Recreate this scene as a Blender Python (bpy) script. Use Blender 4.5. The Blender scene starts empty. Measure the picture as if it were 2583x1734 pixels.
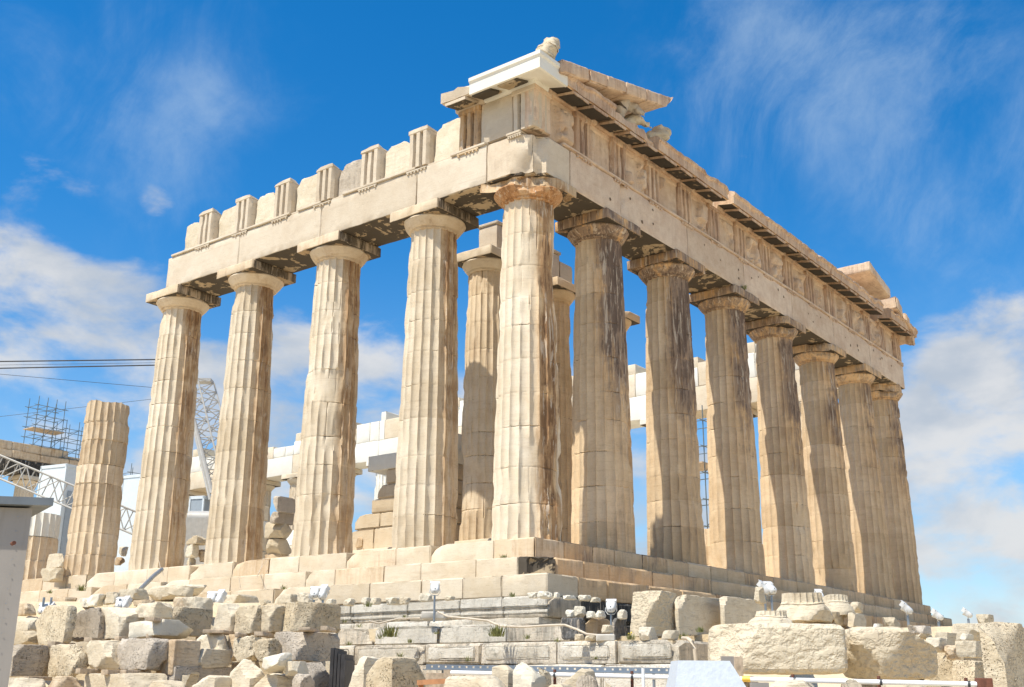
import bpy, math, random
import numpy as np
from mathutils import Vector, Matrix

# ------------------------------------------------------------------ camera, sky, sun, exposure
S = bpy.context.scene
C = S.collection
W, H, F = 2583.0, 1734.0, 2761.9
CAM = np.array([-22.473, -16.774, -3.518])
YAW, PIT, ROL = 0.90751, 0.2994, 0.008185
fw = np.array([math.sin(YAW)*math.cos(PIT), math.cos(YAW)*math.cos(PIT), math.sin(PIT)])
r0_ = np.cross(fw, [0, 0, 1.0]); r0_ /= np.linalg.norm(r0_)
u0_ = np.cross(r0_, fw)
rt = math.cos(ROL)*r0_ + math.sin(ROL)*u0_
up = -math.sin(ROL)*r0_ + math.cos(ROL)*u0_
fh = np.array([math.sin(YAW), math.cos(YAW), 0.0])
rh = np.array([math.cos(YAW), -math.sin(YAW), 0.0])
cd = bpy.data.cameras.new('camera')
cam = bpy.data.objects.new('camera', cd); C.objects.link(cam)
M = Matrix(((rt[0], up[0], -fw[0], CAM[0]), (rt[1], up[1], -fw[1], CAM[1]), (rt[2], up[2], -fw[2], CAM[2]), (0, 0, 0, 1)))
cam.matrix_world = M
cd.sensor_width = 36.0; cd.lens = 36.0*F/W
cd.clip_start = 0.1; cd.clip_end = 5000
S.camera = cam

SUN = Vector((-1.0, 0.25, 1.80)).normalized()
SUN_EL = math.asin(SUN.z)
sd = bpy.data.lights.new('sun', 'SUN'); sd.energy = 5.0; sd.angle = math.radians(0.5); sd.color = (1.0, 0.93, 0.80)
so = bpy.data.objects.new('sun', sd); C.objects.link(so)
so.rotation_euler = SUN.to_track_quat('Z', 'Y').to_euler()
S.view_settings.view_transform = 'Standard'; S.view_settings.look = 'None'
S.view_settings.exposure = 0.34; S.view_settings.gamma = 1.0
S.render.engine = 'CYCLES'
S.cycles.max_bounces = 8; S.cycles.diffuse_bounces = 6

def ray(px, py):
    return fw*F + rt*(px - W/2) - up*(py - H/2)

def at(px, py, D):                       # a point on the sight line, D metres ahead over the ground
    d = ray(px, py)
    return CAM + d*(D/(d @ fh))

def hit(px, py, ax, val):                # where the sight line meets the plane axis = val
    d = ray(px, py)
    return CAM + d*((val - CAM[ax])/d[ax])

class NB:                                # small node-tree builder
    def __init__(s, nt):
        s.nt = nt
    def n(s, t, **kw):
        nd = s.nt.nodes.new(t)
        ins = kw.pop('ins', {})
        for k, v in kw.items(): setattr(nd, k, v)
        for k, v in ins.items(): s.put(nd.inputs[k], v)
        return nd
    def put(s, sock, v):
        if isinstance(v, bpy.types.NodeSocket): s.nt.links.new(v, sock)
        else: sock.default_value = v
    def m(s, op, a, b=0.0, c=0.0, clamp=False):
        nd = s.n('ShaderNodeMath', operation=op, use_clamp=clamp, ins={0: a, 1: b, 2: c}); return nd.outputs[0]
    def vm(s, op, a, b=(0, 0, 0)):
        nd = s.n('ShaderNodeVectorMath', operation=op, ins={0: a, 1: b})
        return nd.outputs['Value'] if op in ('DOT_PRODUCT', 'LENGTH') else nd.outputs[0]
    def mix(s, f, a, b, mode='MIX'):
        nd = s.n('ShaderNodeMix', data_type='RGBA', blend_type=mode)
        s.put(nd.inputs[0], f); s.put(nd.inputs[6], a); s.put(nd.inputs[7], b); return nd.outputs[2]
    def ss(s, v, lo, hi):
        nd = s.n('ShaderNodeMapRange', interpolation_type='SMOOTHSTEP', ins={0: v, 1: lo, 2: hi, 3: 0.0, 4: 1.0}); return nd.outputs[0]
    def noise(s, v, sc, det=5.0, rough=.55, dist=0.0):
        nd = s.n('ShaderNodeTexNoise', ins={'Vector': v, 'Scale': sc, 'Detail': det, 'Roughness': rough, 'Distortion': dist}); return nd.outputs[0]

def rgb(r, g, b): return (r, g, b, 1.0)

# world: physical sky with clouds of its own, laid out by direction
wd = bpy.data.worlds.new('World'); S.world = wd; wd.use_nodes = True
nt = wd.node_tree; nt.nodes.clear(); B = NB(nt)
sky = B.n('ShaderNodeTexSky', sky_type='NISHITA', sun_disc=False, sun_elevation=SUN_EL,
          sun_rotation=math.atan2(SUN.x, SUN.y), altitude=150, air_density=1.0, dust_density=0.4, ozone_density=3.0)
hs = B.n('ShaderNodeHueSaturation', ins={'Hue': 0.499, 'Saturation': 1.42, 'Value': 1.95, 'Color': sky.outputs[0]})
dirv = B.n('ShaderNodeTexCoord').outputs['Generated']
def lobe(px, py, k):
    d = ray(px, py); d = d/np.linalg.norm(d)
    dt = B.m('MAXIMUM', B.vm('DOT_PRODUCT', dirv, tuple(d)), 0.0)
    return B.m('POWER', dt, k)
def add(*xs):
    o = xs[0]
    for x in xs[1:]: o = B.m('ADD', o, x)
    return o
mp = B.n('ShaderNodeMapping', ins={'Vector': dirv, 'Scale': (1, 1, 1.9)}).outputs[0]
puff = B.noise(mp, 9.0, 9.0, .55, .3)
soft = B.noise(mp, 4.0, 6.0, .6, .2)
# heaped clouds low on the left and along the horizon; their edges come from the noise
fine = B.noise(mp, 22.0, 8.0, .6, .2)
pf_ = B.m('ADD', B.m('MULTIPLY', puff, .78), B.m('MULTIPLY', fine, .22))
def sc(k, x): return B.m('MULTIPLY', x, k)
cum = add(lobe(260, 830, 420), sc(.95, lobe(-10, 650, 1800)), lobe(60, 860, 600), sc(.80, lobe(390, 510, 3000)), sc(.55, lobe(100, 470, 900)), sc(1.1, lobe(640, 1100, 260)), sc(1.1, lobe(860, 1060, 300)),
          sc(1.1, lobe(1200, 1140, 260)), sc(1.1, lobe(1500, 1190, 260)), sc(.8, lobe(1800, 1300, 260)), sc(.9, lobe(250, 1010, 300)), sc(.55, lobe(725, 860, 2000)))
cumr = add(sc(1.0, lobe(2500, 1120, 500)), sc(.9, lobe(2440, 1260, 700)), sc(.55, lobe(2540, 850, 500)), sc(.5, lobe(2380, 900, 900)), sc(.85, lobe(2480, 1540, 900)), sc(.8, lobe(2420, 1400, 900)), sc(.6, lobe(2330, 1120, 900)), sc(.6, lobe(2570, 1330, 900)))
def lobe_d(d, k):
    d = np.array(d, float); d /= np.linalg.norm(d); return B.m('POWER', B.m('MAXIMUM', B.vm('DOT_PRODUCT', dirv, tuple(d)), 0.0), k)
cum_fill = B.m('MINIMUM', add(lobe_d((.35, -1, .45), 5.0), lobe_d((-.5, -1, .7), 7.0)), 1.0)      # unseen cloud bank added in the east to fill the shaded front
cum = B.m('MINIMUM', add(cum, cumr, cum_fill), 1.0)
cm = B.m('MULTIPLY', B.ss(add(sc(.46, cum), sc(1.5, pf_)), .98, 1.34), .93)
# high wisps, combed along one direction
wa, wb = rt*math.cos(1.05)+up*math.sin(1.05), -rt*math.sin(1.05)+up*math.cos(1.05)
warp = B.m('MULTIPLY', B.m('SUBTRACT', B.noise(dirv, 3.0, 3.0, .5), .5), 1.1)
sx_ = B.m('ADD', B.vm('DOT_PRODUCT', dirv, tuple(wa)), sc(.10, warp)); sy_ = B.m('ADD', B.vm('DOT_PRODUCT', dirv, tuple(wb)), sc(.16, warp))
cw = B.n('ShaderNodeCombineXYZ', ins={0: sc(5.5, sx_), 1: sc(10.0, sy_), 2: 1.7}).outputs[0]
wis = B.noise(cw, 1.0, 11.0, .66, .25); wi2 = B.noise(dirv, 7.0, 8.0, .62, .6)
wm = add(lobe(1830, 180, 190), lobe(2360, 190, 170), sc(.8, lobe(2370, 400, 300)), sc(.62, lobe(120, 120, 120)), sc(.4, lobe(600, 250, 500)), sc(.30, lobe(420, 420, 300)), sc(.35, lobe(2430, 760, 300)))
wm = B.ss(add(sc(.75, B.m('MINIMUM', wm, 1.0)), sc(1.3, wi2)), .80, 1.45)
wv = B.m('MULTIPLY', B.m('MULTIPLY', B.ss(wis, .32, .82), wm), .50)
lowz = B.n('ShaderNodeSeparateXYZ', ins={0: dirv}).outputs[2]
hz = B.m('MULTIPLY', B.m('SUBTRACT', 1.0, B.ss(lowz, .0, .40)), .50)
shade = B.ss(B.noise(mp, 7.0, 6.0, .55, .2), .36, .62)
ccol = B.mix(shade, rgb(5.6, 6.2, 7.0), rgb(8.4, 8.4, 8.4))
col = B.mix(hz, hs.outputs[0], rgb(4.6, 6.6, 8.8))
col = B.mix(wv, col, rgb(6.0, 7.6, 9.2))
col = B.mix(cm, col, ccol)
bg = B.n('ShaderNodeBackground', ins={'Color': col, 'Strength': 0.073})
nt.links.new(bg.outputs[0], B.n('ShaderNodeOutputWorld').inputs[0])

# ------------------------------------------------------------------ noise and mesh helpers
def vn(P, seed=0):
    P = np.asarray(P, float)
    i = np.floor(P).astype(np.int64); f = P - i; f = f*f*f*(f*(f*6-15)+10)
    def h(a, b, c):
        n = (a*374761393 + b*668265263 + c*2147483647 + seed*974711) & 0xFFFFFFFF
        n = ((n ^ (n >> 13))*1274126177) & 0xFFFFFFFF
        n = n ^ (n >> 16)
        return (n & 0xFFFF)/32767.5 - 1.0
    x, y, z = i[:, 0], i[:, 1], i[:, 2]; u, v, w = f[:, 0], f[:, 1], f[:, 2]
    l = lambda a, b, t: a + (b-a)*t
    return l(l(l(h(x, y, z), h(x+1, y, z), u), l(h(x, y+1, z), h(x+1, y+1, z), u), v),
             l(l(h(x, y, z+1), h(x+1, y, z+1), u), l(h(x, y+1, z+1), h(x+1, y+1, z+1), u), v), w)

def fbm(P, seed=0, o=4, g=.5):
    a, s, t = 1.0, 0.0, 0.0
    P = np.asarray(P, float)
    for k in range(o):
        s = s + a*vn(P*(2.03**k), seed+k*17); t += a; a *= g
    return s/t

def sst(x, a, b):
    t = np.clip((x-a)/(b-a), 0, 1); return t*t*(3-2*t)

class MB:
    def __init__(s): s.v, s.f, s.t, s.p, s.m, s.d, s.n = [], [], [], [], [], [], 0
    def add(s, v, f, tone=0.0, pat=0.0, mi=0, dirt_shade=0.0):
        v = np.asarray(v, float); k = len(v)
        s.v.append(v); s.f += [tuple(int(i)+s.n for i in q) for q in f]
        s.t.append(np.broadcast_to(np.asarray(tone, float), (k,))); s.p.append(np.broadcast_to(np.asarray(pat, float), (k,))); s.d.append(np.broadcast_to(np.asarray(dirt_shade, float), (k,)))
        s.m += (list(mi) if hasattr(mi, '__len__') else [mi]*len(f)); s.n += k
    def build(s, name, mats, parent=None, loc=None, sharp=32, smooth=True):
        v = np.concatenate(s.v)
        if loc is not None: v = v - np.asarray(loc, float)
        me = bpy.data.meshes.new(name); me.from_pydata(v.tolist(), [], s.f); me.validate()
        for nm, dat in (('tone', s.t), ('pat', s.p), ('dirt_shade', s.d)):
            a = me.attributes.new(nm, 'FLOAT', 'POINT'); d = np.concatenate(dat).astype(np.float32)
            if len(d) == len(me.vertices): a.data.foreach_set('value', d)
        for m in (mats if isinstance(mats, (list, tuple)) else [mats]): me.materials.append(m)
        if len(me.polygons) == len(s.m): me.polygons.foreach_set('material_index', np.array(s.m, np.int32))
        me.polygons.foreach_set('use_smooth', np.full(len(me.polygons), smooth, bool))
        if smooth: me.set_sharp_from_angle(angle=math.radians(sharp))
        me.update()
        o = bpy.data.objects.new(name, me); C.objects.link(o)
        if loc is not None: o.location = tuple(float(q) for q in loc)
        if parent is not None:
            o.parent = parent
            if loc is not None: o.location = Vector(tuple(float(q) for q in loc)) - parent.matrix_world_loc if hasattr(parent, 'matrix_world_loc') else Vector(tuple(float(q) for q in loc)) - wloc(parent)
            else: o.location = -wloc(parent)
        return o

def wloc(o):
    v = Vector(o.location)
    while o.parent is not None:
        o = o.parent; v = v + Vector(o.location)
    return v

def empty(name, loc):
    o = bpy.data.objects.new(name, None); C.objects.link(o); o.location = tuple(float(q) for q in loc); o.empty_display_size = .2; return o

def tag(o, label=None, cat=None, group=None, kind=None):
    if label: o['label'] = label
    if cat: o['category'] = cat
    if group: o['group'] = group
    if kind: o['kind'] = kind
    return o

def shell(xs, ys, zs):
    nx, ny, nz = len(xs), len(ys), len(zs); idx = -np.ones((nx, ny, nz), int); P = []
    I = [(i, j, k) for i in range(nx) for j in range(ny) for k in range(nz) if i in (0, nx-1) or j in (0, ny-1) or k in (0, nz-1)]
    for c, (i, j, k) in enumerate(I): idx[i, j, k] = c
    ij = np.array(I); P = np.stack([np.asarray(xs)[ij[:, 0]], np.asarray(ys)[ij[:, 1]], np.asarray(zs)[ij[:, 2]]], 1)
    ext = np.stack([np.where(ij[:, 0] == 0, -1, np.where(ij[:, 0] == nx-1, 1, 0)), np.where(ij[:, 1] == 0, -1, np.where(ij[:, 1] == ny-1, 1, 0)), np.where(ij[:, 2] == 0, -1, np.where(ij[:, 2] == nz-1, 1, 0))], 1)
    Fc, side = [], []
    for a, sd_ in ((0, 0), (0, 1), (1, 0), (1, 1), (2, 0), (2, 1)):
        o = [b for b in range(3) if b != a]; n = (nx, ny, nz)
        sl = [slice(None)]*3; sl[a] = n[a]-1 if sd_ else 0
        g = idx[tuple(sl)]
        flip = (sd_ == 1) ^ (a == 1)
        for p in range(n[o[0]]-1):
            for q in range(n[o[1]]-1):
                f = (g[p, q], g[p+1, q], g[p+1, q+1], g[p, q+1])
                Fc.append(f if flip else f[::-1]); side.append((a, sd_))
    return P, Fc, ext, side

def ax(a, b, seg, e):
    L = b-a; e = min(e, L*.25); n = max(1, int(round((L-2*e)/seg)))
    return np.concatenate([[a], np.linspace(a+e, b-e, n+1), [b]])

def wbox(mb, lo, hi, seg=.3, edge=.05, chip=.03, surf=.006, seed=0, cuts=(), tone=0.0, pat=0.0, xf=None, bottom=None, mi=0, rough=0.0, east=None):
    xs, ys, zs = (ax(lo[i], hi[i], seg, edge) for i in range(3))
    P, Fc, ext, side = shell(xs, ys, zs)
    ne = np.abs(ext).sum(1)
    sc = seed*3.17
    n1 = fbm(P*2.2+sc, seed, 3); n2 = vn(P*7.0+sc, seed+5)
    amt = np.where(ne >= 2, chip*(.25 + 1.5*np.clip(n1+.15, 0, 1)**1.3 + .5*np.clip(n2, 0, 1)), 0)
    Q = P - ext*amt[:, None]
    nb = vn(P*1.3+sc+9, seed+2)*.6 + vn(P*4.1+sc, seed+3)*.4
    Q = Q + np.where(ne[:, None] == 1, ext, 0)*(nb*surf)[:, None]
    if rough: Q = Q + np.where(ne[:, None] >= 1, ext/np.maximum(1, ne)[:, None], 0)*(fbm(P*3.0+sc, seed+8, 4)*rough)[:, None]
    for pt, nr, rg in cuts:
        nr = np.asarray(nr, float); nr = nr/np.linalg.norm(nr)
        d = (Q-np.asarray(pt)) @ nr + fbm(P*2.5+sc, seed+31, 3)*rg
        Q = Q - np.maximum(d, 0)[:, None]*nr
    if xf is not None: Q = xf(Q)
    if east is not None: ms = [east if s_ == (1, 0) else (bottom if (bottom is not None and s_ == (2, 0)) else mi) for s_ in side]
    dt = np.where(ne >= 2, np.clip(.30+.75*vn(P*1.1+sc, seed+12), 0, .8), 0)
    if east is None: ms = mi if bottom is None else [bottom if s_ == (2, 0) else mi for s_ in side]
    mb.add(Q, Fc, tone, pat, ms, dt)

def box(mb, lo, hi, tone=0.0, pat=0.0, mi=0, xf=None):
    P, Fc, e, s_ = shell(np.array([lo[0], hi[0]]), np.array([lo[1], hi[1]]), np.array([lo[2], hi[2]]))
    if xf is not None: P = xf(P)
    mb.add(P, Fc, tone, pat, mi)

def prism(mb, poly, ax_fn, a, b, tone=0.0, pat=0.0, mi=0, n=1):
    """poly of (u, w); ax_fn(u, w, t) -> point; extruded t from a to b"""
    k = len(poly); ts = np.linspace(a, b, n+1)
    P = [ax_fn(u, w, t) for t in ts for (u, w) in poly]
    Fc = [(i*k+j, i*k+(j+1) % k, (i+1)*k+(j+1) % k, (i+1)*k+j) for i in range(n) for j in range(k)]
    Fc += [tuple(range(k))[::-1], tuple(n*k+j for j in range(k))]
    P = np.array(P, float)
    # orient outward
    c = P.mean(0); f0 = Fc[0]; nrm = np.cross(P[f0[1]]-P[f0[0]], P[f0[2]]-P[f0[0]])
    if nrm @ (P[list(f0)].mean(0)-c) < 0: Fc = [q[::-1] for q in Fc]
    mb.add(P, Fc, tone, pat, mi)

def tube(mb, pts, r, n=8, mi=0, tone=0.0, caps=True):
    pts = [np.asarray(p, float) for p in pts]; V = []
    for i, p in enumerate(pts):
        t = pts[min(i+1, len(pts)-1)] - pts[max(i-1, 0)]; t = t/np.linalg.norm(t)
        a = np.cross(t, [0, 0, 1.0] if abs(t[2]) < .9 else [1.0, 0, 0]); a /= np.linalg.norm(a); b = np.cross(t, a)
        rr = r[i] if hasattr(r, '__len__') else r
        V += [p + rr*(a*math.cos(2*math.pi*k/n)+b*math.sin(2*math.pi*k/n)) for k in range(n)]
    Fc = [(i*n+k, i*n+(k+1) % n, (i+1)*n+(k+1) % n, (i+1)*n+k) for i in range(len(pts)-1) for k in range(n)]
    if caps: Fc += [tuple(range(n))[::-1], tuple((len(pts)-1)*n+k for k in range(n))]
    mb.add(V, Fc, tone, 0, mi)

def lathe(mb, prof, c, n=48, tone=0.0, pat=0.0, mi=0, nz=0.0, seed=0):
    V, T = [], []
    for r, z in prof:
        for k in range(n):
            a = 2*math.pi*k/n; V.append((c[0]+r*math.cos(a), c[1]+r*math.sin(a), c[2]+z))
    V = np.array(V)
    if nz:
        d = fbm(V*2.2+seed, seed, 3); e = V-np.array([c[0], c[1], 0])*[1, 1, 1]; e[:, 2] = 0; e /= np.maximum(1e-6, np.linalg.norm(e, axis=1))[:, None]
        V = V - e*(np.clip(d-.12, 0, 1)*nz)[:, None]
    Fc = [(i*n+k, i*n+(k+1) % n, (i+1)*n+(k+1) % n, (i+1)*n+k) for i in range(len(prof)-1) for k in range(n)]
    Fc += [tuple(range(n))[::-1], tuple((len(prof)-1)*n+k for k in range(n))]
    mb.add(V, Fc, tone, pat, mi)

# ------------------------------------------------------------------ materials
def stone(name, c1, c2, stain=(.2, .13, .08), crust=(.05, .042, .035), streak=.0, speck=.25, pits=0.0, peck=0.0, bump=.5, bscale=14.0, vein=.25, rough=.82, patches=0.0, spal=(.62, .52, .40), moss=0.0):
    m = bpy.data.materials.new(name); m.use_nodes = True; t = m.node_tree; t.nodes.clear(); b = NB(t)
    geo = b.n('ShaderNodeNewGeometry'); pos = geo.outputs['Position']
    oi = b.n('ShaderNodeObjectInfo').outputs['Random']
    ps = b.vm('ADD', pos, b.n('ShaderNodeCombineXYZ', ins={0: b.m('MULTIPLY', oi, 37.0), 1: 0.0, 2: 0.0}).outputs[0])
    big = b.noise(ps, .7, 5.0, .6); mid = b.noise(ps, 3.2, 6.0, .6, .4); fin = b.noise(ps, 22.0, 5.0, .65)
    tone = b.n('ShaderNodeAttribute', attribute_name='tone').outputs['Fac']
    pat = b.n('ShaderNodeAttribute', attribute_name='pat').outputs['Fac']
    c = b.mix(b.ss(b.m('ADD', b.m('MULTIPLY', big, .6), b.m('MULTIPLY', mid, .4)), .36, .64), rgb(*c1), rgb(*c2))
    # marble veining, nearly level
    vv = b.n('ShaderNodeMapping', ins={'Vector': ps, 'Scale': (.5, .5, 5.0), 'Rotation': (.12, .1, 0)}).outputs[0]
    vn_ = b.noise(vv, 1.6, 7.0, .62, .9)
    c = b.mix(b.m('MULTIPLY', b.ss(vn_, .52, .74), vein), c, rgb(c2[0]*.66, c2[1]*.58, c2[2]*.5))
    cr = b.noise(vv, 2.6, 4.0, .5, 2.2)
    crk = b.m('MULTIPLY', b.m('SUBTRACT', 1.0, b.ss(b.m('ABSOLUTE', b.m('SUBTRACT', cr, .5)), .0, .012)), vein*1.1)
    c = b.mix(crk, c, rgb(c2[0]*.4, c2[1]*.34, c2[2]*.3))
    c = b.mix(b.m('MULTIPLY', b.ss(fin, .52, .78), speck), c, rgb(c2[0]*.5, c2[1]*.45, c2[2]*.4))
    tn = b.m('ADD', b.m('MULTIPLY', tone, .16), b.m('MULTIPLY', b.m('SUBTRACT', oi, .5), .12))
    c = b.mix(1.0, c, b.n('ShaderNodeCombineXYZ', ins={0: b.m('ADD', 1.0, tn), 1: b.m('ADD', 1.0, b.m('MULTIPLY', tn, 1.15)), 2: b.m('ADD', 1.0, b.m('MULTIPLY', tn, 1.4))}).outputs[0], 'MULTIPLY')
    c = b.mix(b.m('MINIMUM', b.m('MULTIPLY', pat, 1.1), .9), c, b.mix(1.0, c, rgb(.95, .74, .50), 'MULTIPLY'))  # golden patina tint; on the south columns it also paints warm shade
    # patina: run-off streaks and patches of crust, strength by the 'pat' attribute
    sv = b.n('ShaderNodeMapping', ins={'Vector': ps, 'Scale': (3.6, 3.6, .38)}).outputs[0]
    s1 = b.noise(sv, 1.5, 7.0, .62, .7); s2 = b.noise(ps, 1.1, 6.0, .6, .5); s3 = b.noise(sv, 3.0, 7.0, .7, .5)
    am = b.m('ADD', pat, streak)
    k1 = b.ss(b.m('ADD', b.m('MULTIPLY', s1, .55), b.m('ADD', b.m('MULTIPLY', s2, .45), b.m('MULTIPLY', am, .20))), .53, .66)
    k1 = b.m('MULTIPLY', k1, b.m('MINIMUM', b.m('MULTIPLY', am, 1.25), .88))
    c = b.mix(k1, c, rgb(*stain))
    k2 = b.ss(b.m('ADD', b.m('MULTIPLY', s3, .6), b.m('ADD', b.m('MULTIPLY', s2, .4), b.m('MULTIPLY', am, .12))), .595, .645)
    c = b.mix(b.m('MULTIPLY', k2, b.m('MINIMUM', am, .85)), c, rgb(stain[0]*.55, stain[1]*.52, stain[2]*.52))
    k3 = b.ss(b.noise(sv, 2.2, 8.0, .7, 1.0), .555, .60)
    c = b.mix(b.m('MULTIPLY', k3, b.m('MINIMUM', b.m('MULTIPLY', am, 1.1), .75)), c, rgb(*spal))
    if patches:
        pk = b.ss(b.m('ADD', b.m('MULTIPLY', b.noise(ps, .9, 6.0, .6, 1.2), .7), b.m('MULTIPLY', b.noise(ps, 4.0, 4.0, .6), .3)), .52-.1*patches, .545-.1*patches)
        c = b.mix(b.m('MULTIPLY', pk, min(1, .7+.3*patches)), c, rgb(*crust))
    dt = b.n('ShaderNodeAttribute', attribute_name='dirt_shade').outputs['Fac']
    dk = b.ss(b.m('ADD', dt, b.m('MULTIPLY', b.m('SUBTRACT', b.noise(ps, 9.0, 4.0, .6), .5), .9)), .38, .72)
    c = b.mix(b.m('MULTIPLY', dk, .82), c, rgb(.13, .095, .06))  # dirt in joints and holes; painted shade in flutes and frieze grooves
    h = b.m('ADD', b.m('MULTIPLY', mid, .7), b.m('ADD', b.m('MULTIPLY', fin, .35), b.m('MULTIPLY', crk, -.5)))
    if pits:
        vo = b.n('ShaderNodeTexVoronoi', ins={'Vector': b.vm('ADD', ps, b.n('ShaderNodeVectorMath', operation='SCALE', ins={0: b.n('ShaderNodeTexNoise', ins={'Vector': ps, 'Scale': 12.0}).outputs[1], 'Scale': .16}).outputs[0]), 'Scale': 38.0, 'Randomness': 1.0}).outputs['Distance']
        pm = b.m('MULTIPLY', b.m('SUBTRACT', 1.0, b.ss(vo, .10, .36)), b.ss(b.noise(ps, 5.0, 4.0, .6), .44, .58))
        h = b.m('SUBTRACT', h, b.m('MULTIPLY', pm, 1.5))
        c = b.mix(b.m('MULTIPLY', pm, pits*.75), c, rgb(c2[0]*.36, c2[1]*.28, c2[2]*.2))
    if peck:
        pv = b.n('ShaderNodeMapping', ins={'Vector': ps, 'Scale': (1, 1, 1.25)}).outputs[0]
        pn = b.noise(pv, 11.0, 5.0, .55, .0); h = b.m('ADD', h, b.m('MULTIPLY', b.ss(pn, .30, .62), peck*1.6))
        c = b.mix(b.m('MULTIPLY', b.m('SUBTRACT', 1.0, b.ss(pn, .29, .36)), .3), c, rgb(c2[0]*.6, c2[1]*.5, c2[2]*.4))
    if moss:
        ms = b.ss(b.noise(ps, 2.3, 6.0, .68, .8), .60, .72)
        c = b.mix(b.m('MULTIPLY', ms, moss), c, rgb(.10, .105, .085))
    bp = b.n('ShaderNodeBump', ins={'Strength': bump, 'Distance': .017 if peck else .05, 'Height': h})
    bs = b.n('ShaderNodeBsdfPrincipled', ins={'Base Color': c, 'Roughness': rough, 'Specular IOR Level': .18, 'Normal': bp.outputs[0]})
    t.links.new(bs.outputs[0], b.n('ShaderNodeOutputMaterial').inputs[0])
    return m

def plain(name, c, rough=.5, metal=0.0, var=.12, vs=6.0, dirt_shade=None, bump=0.0):
    m = bpy.data.materials.new(name); m.use_nodes = True; t = m.node_tree; t.nodes.clear(); b = NB(t)
    pos = b.n('ShaderNodeNewGeometry').outputs['Position']
    n = b.noise(pos, vs, 5.0, .6)
    col_ = b.mix(b.ss(n, .3, .7), rgb(*[x*(1-var) for x in c]), rgb(*[min(1, x*(1+var)) for x in c]))
    if dirt_shade:
        sv = b.n('ShaderNodeMapping', ins={'Vector': pos, 'Scale': (6, 6, .5)}).outputs[0]
        col_ = b.mix(b.m('MULTIPLY', b.ss(b.noise(sv, 2.0, 6.0, .65), .5, .75), .5), col_, rgb(*dirt_shade))
    bs = b.n('ShaderNodeBsdfPrincipled', ins={'Base Color': col_, 'Roughness': rough, 'Metallic': metal})
    if bump:
        bp = b.n('ShaderNodeBump', ins={'Strength': bump, 'Distance': .02, 'Height': b.noise(pos, 40.0, 4.0, .6)}); t.links.new(bp.outputs[0], bs.inputs['Normal'])
    t.links.new(bs.outputs[0], b.n('ShaderNodeOutputMaterial').inputs[0])
    return m

MS = stone('cream_marble', (0.655, 0.571, 0.442), (0.590, 0.491, 0.351), stain=(.34, .20, .10), vein=.30, speck=.18, bump=.35)  # clean cream marble, its own base colour
ME = stone('weathered_marble', (0.700, 0.551, 0.370), (0.600, 0.451, 0.285), stain=(.27, .20, .15), vein=.30, speck=.25, bump=.5)
MA = stone('architrave_marble', (0.582, 0.504, 0.391), (0.524, 0.437, 0.325), stain=(.30, .19, .13), vein=.22, speck=.2, bump=.4)
MAE = stone('front_entablature_marble', (0.680, 0.544, 0.404), (0.555, 0.412, 0.293), stain=(.40, .265, .185), vein=.18, speck=.45, bump=.6, streak=.16)
MN = stone('new_white_marble', (0.720, 0.701, 0.627), (0.660, 0.631, 0.551), vein=.08, speck=.05, bump=.12)
MCD = stone('dark_slab', (.40, .32, .23), (.28, .22, .15), vein=.1, patches=1.5, crust=(.065, .056, .046), bump=.5)  # dark material for mutule undersides and the soffit recess
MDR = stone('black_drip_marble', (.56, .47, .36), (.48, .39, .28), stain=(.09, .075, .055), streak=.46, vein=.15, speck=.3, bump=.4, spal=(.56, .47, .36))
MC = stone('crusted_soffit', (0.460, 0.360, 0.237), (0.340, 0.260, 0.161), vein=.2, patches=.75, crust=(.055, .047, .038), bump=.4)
ML = stone('grey_limestone', (.60, .565, .49), (.52, .485, .41), stain=(.22, .205, .17), streak=.18, pits=.5, vein=.25, speck=.35, bump=.7, moss=.55)
MLD = stone('dark_limestone', (.22, .21, .20), (.13, .125, .12), stain=(.07, .07, .065), streak=.5, pits=.5, vein=.3, speck=.4, bump=.7, moss=.6)  # much darker limestone, used for the east foundation runs among others
MO = stone('ochre_capital', (.64, .53, .40), (.56, .43, .29), stain=(.44, .22, .09), crust=(.1, .08, .06), streak=.12, vein=.2, speck=.3, bump=.6)
RC = stone('cream_rubble', (0.660, 0.586, 0.450), (0.580, 0.491, 0.351), stain=(.42, .31, .19), streak=.12, vein=.3, speck=.25, bump=.7)
RP = stone('pitted_rubble', (0.650, 0.561, 0.408), (0.560, 0.461, 0.313), stain=(.34, .22, .12), streak=.14, pits=.9, vein=.1, speck=.35, bump=1.0)
RG = stone('grey_rubble', (0.540, 0.475, 0.391), (0.450, 0.388, 0.307), stain=(.28, .24, .19), streak=.22, pits=.5, vein=.15, speck=.4, bump=.8)
RW = stone('white_rubble', (0.720, 0.671, 0.551), (0.620, 0.561, 0.446), vein=.25, speck=.12, bump=.5)
RO = stone('ochre_rubble', (.62, .50, .35), (.54, .41, .26), stain=(.30, .17, .08), streak=.3, vein=.3, speck=.25, bump=.7)
RB = stone('pecked_boulder', (0.636, 0.552, 0.405), (0.576, 0.482, 0.340), stain=(.50, .38, .25), streak=.1, vein=.1, speck=.25, peck=1.0, bump=.8)
GROUND = stone('stony_ground', (0.640, 0.531, 0.361), (0.580, 0.461, 0.294), vein=.05, speck=.4, bump=1.0, moss=.2)
WHITE = plain('white_lamp_paint', (.62, .62, .60), .35, var=.04)
PIPE = plain('white_pipe', (.82, .83, .84), .35, var=.03)
DARK = plain('dark_metal', (.05, .055, .06), .5)
STEEL = plain('galvanised_steel', (.30, .33, .36), .45, .7)
SCAF = plain('scaffold_steel', (.15, .19, .21), .5, .3)
CRANE = plain('white_crane_paint', (.42, .41, .38), .5, var=.08, dirt_shade=(.35, .28, .2))
CONT = plain('container_panel', (.66, .72, .74), .45, var=.04)
CONTG = plain('container_grey', (.34, .39, .43), .45, var=.05)
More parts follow.
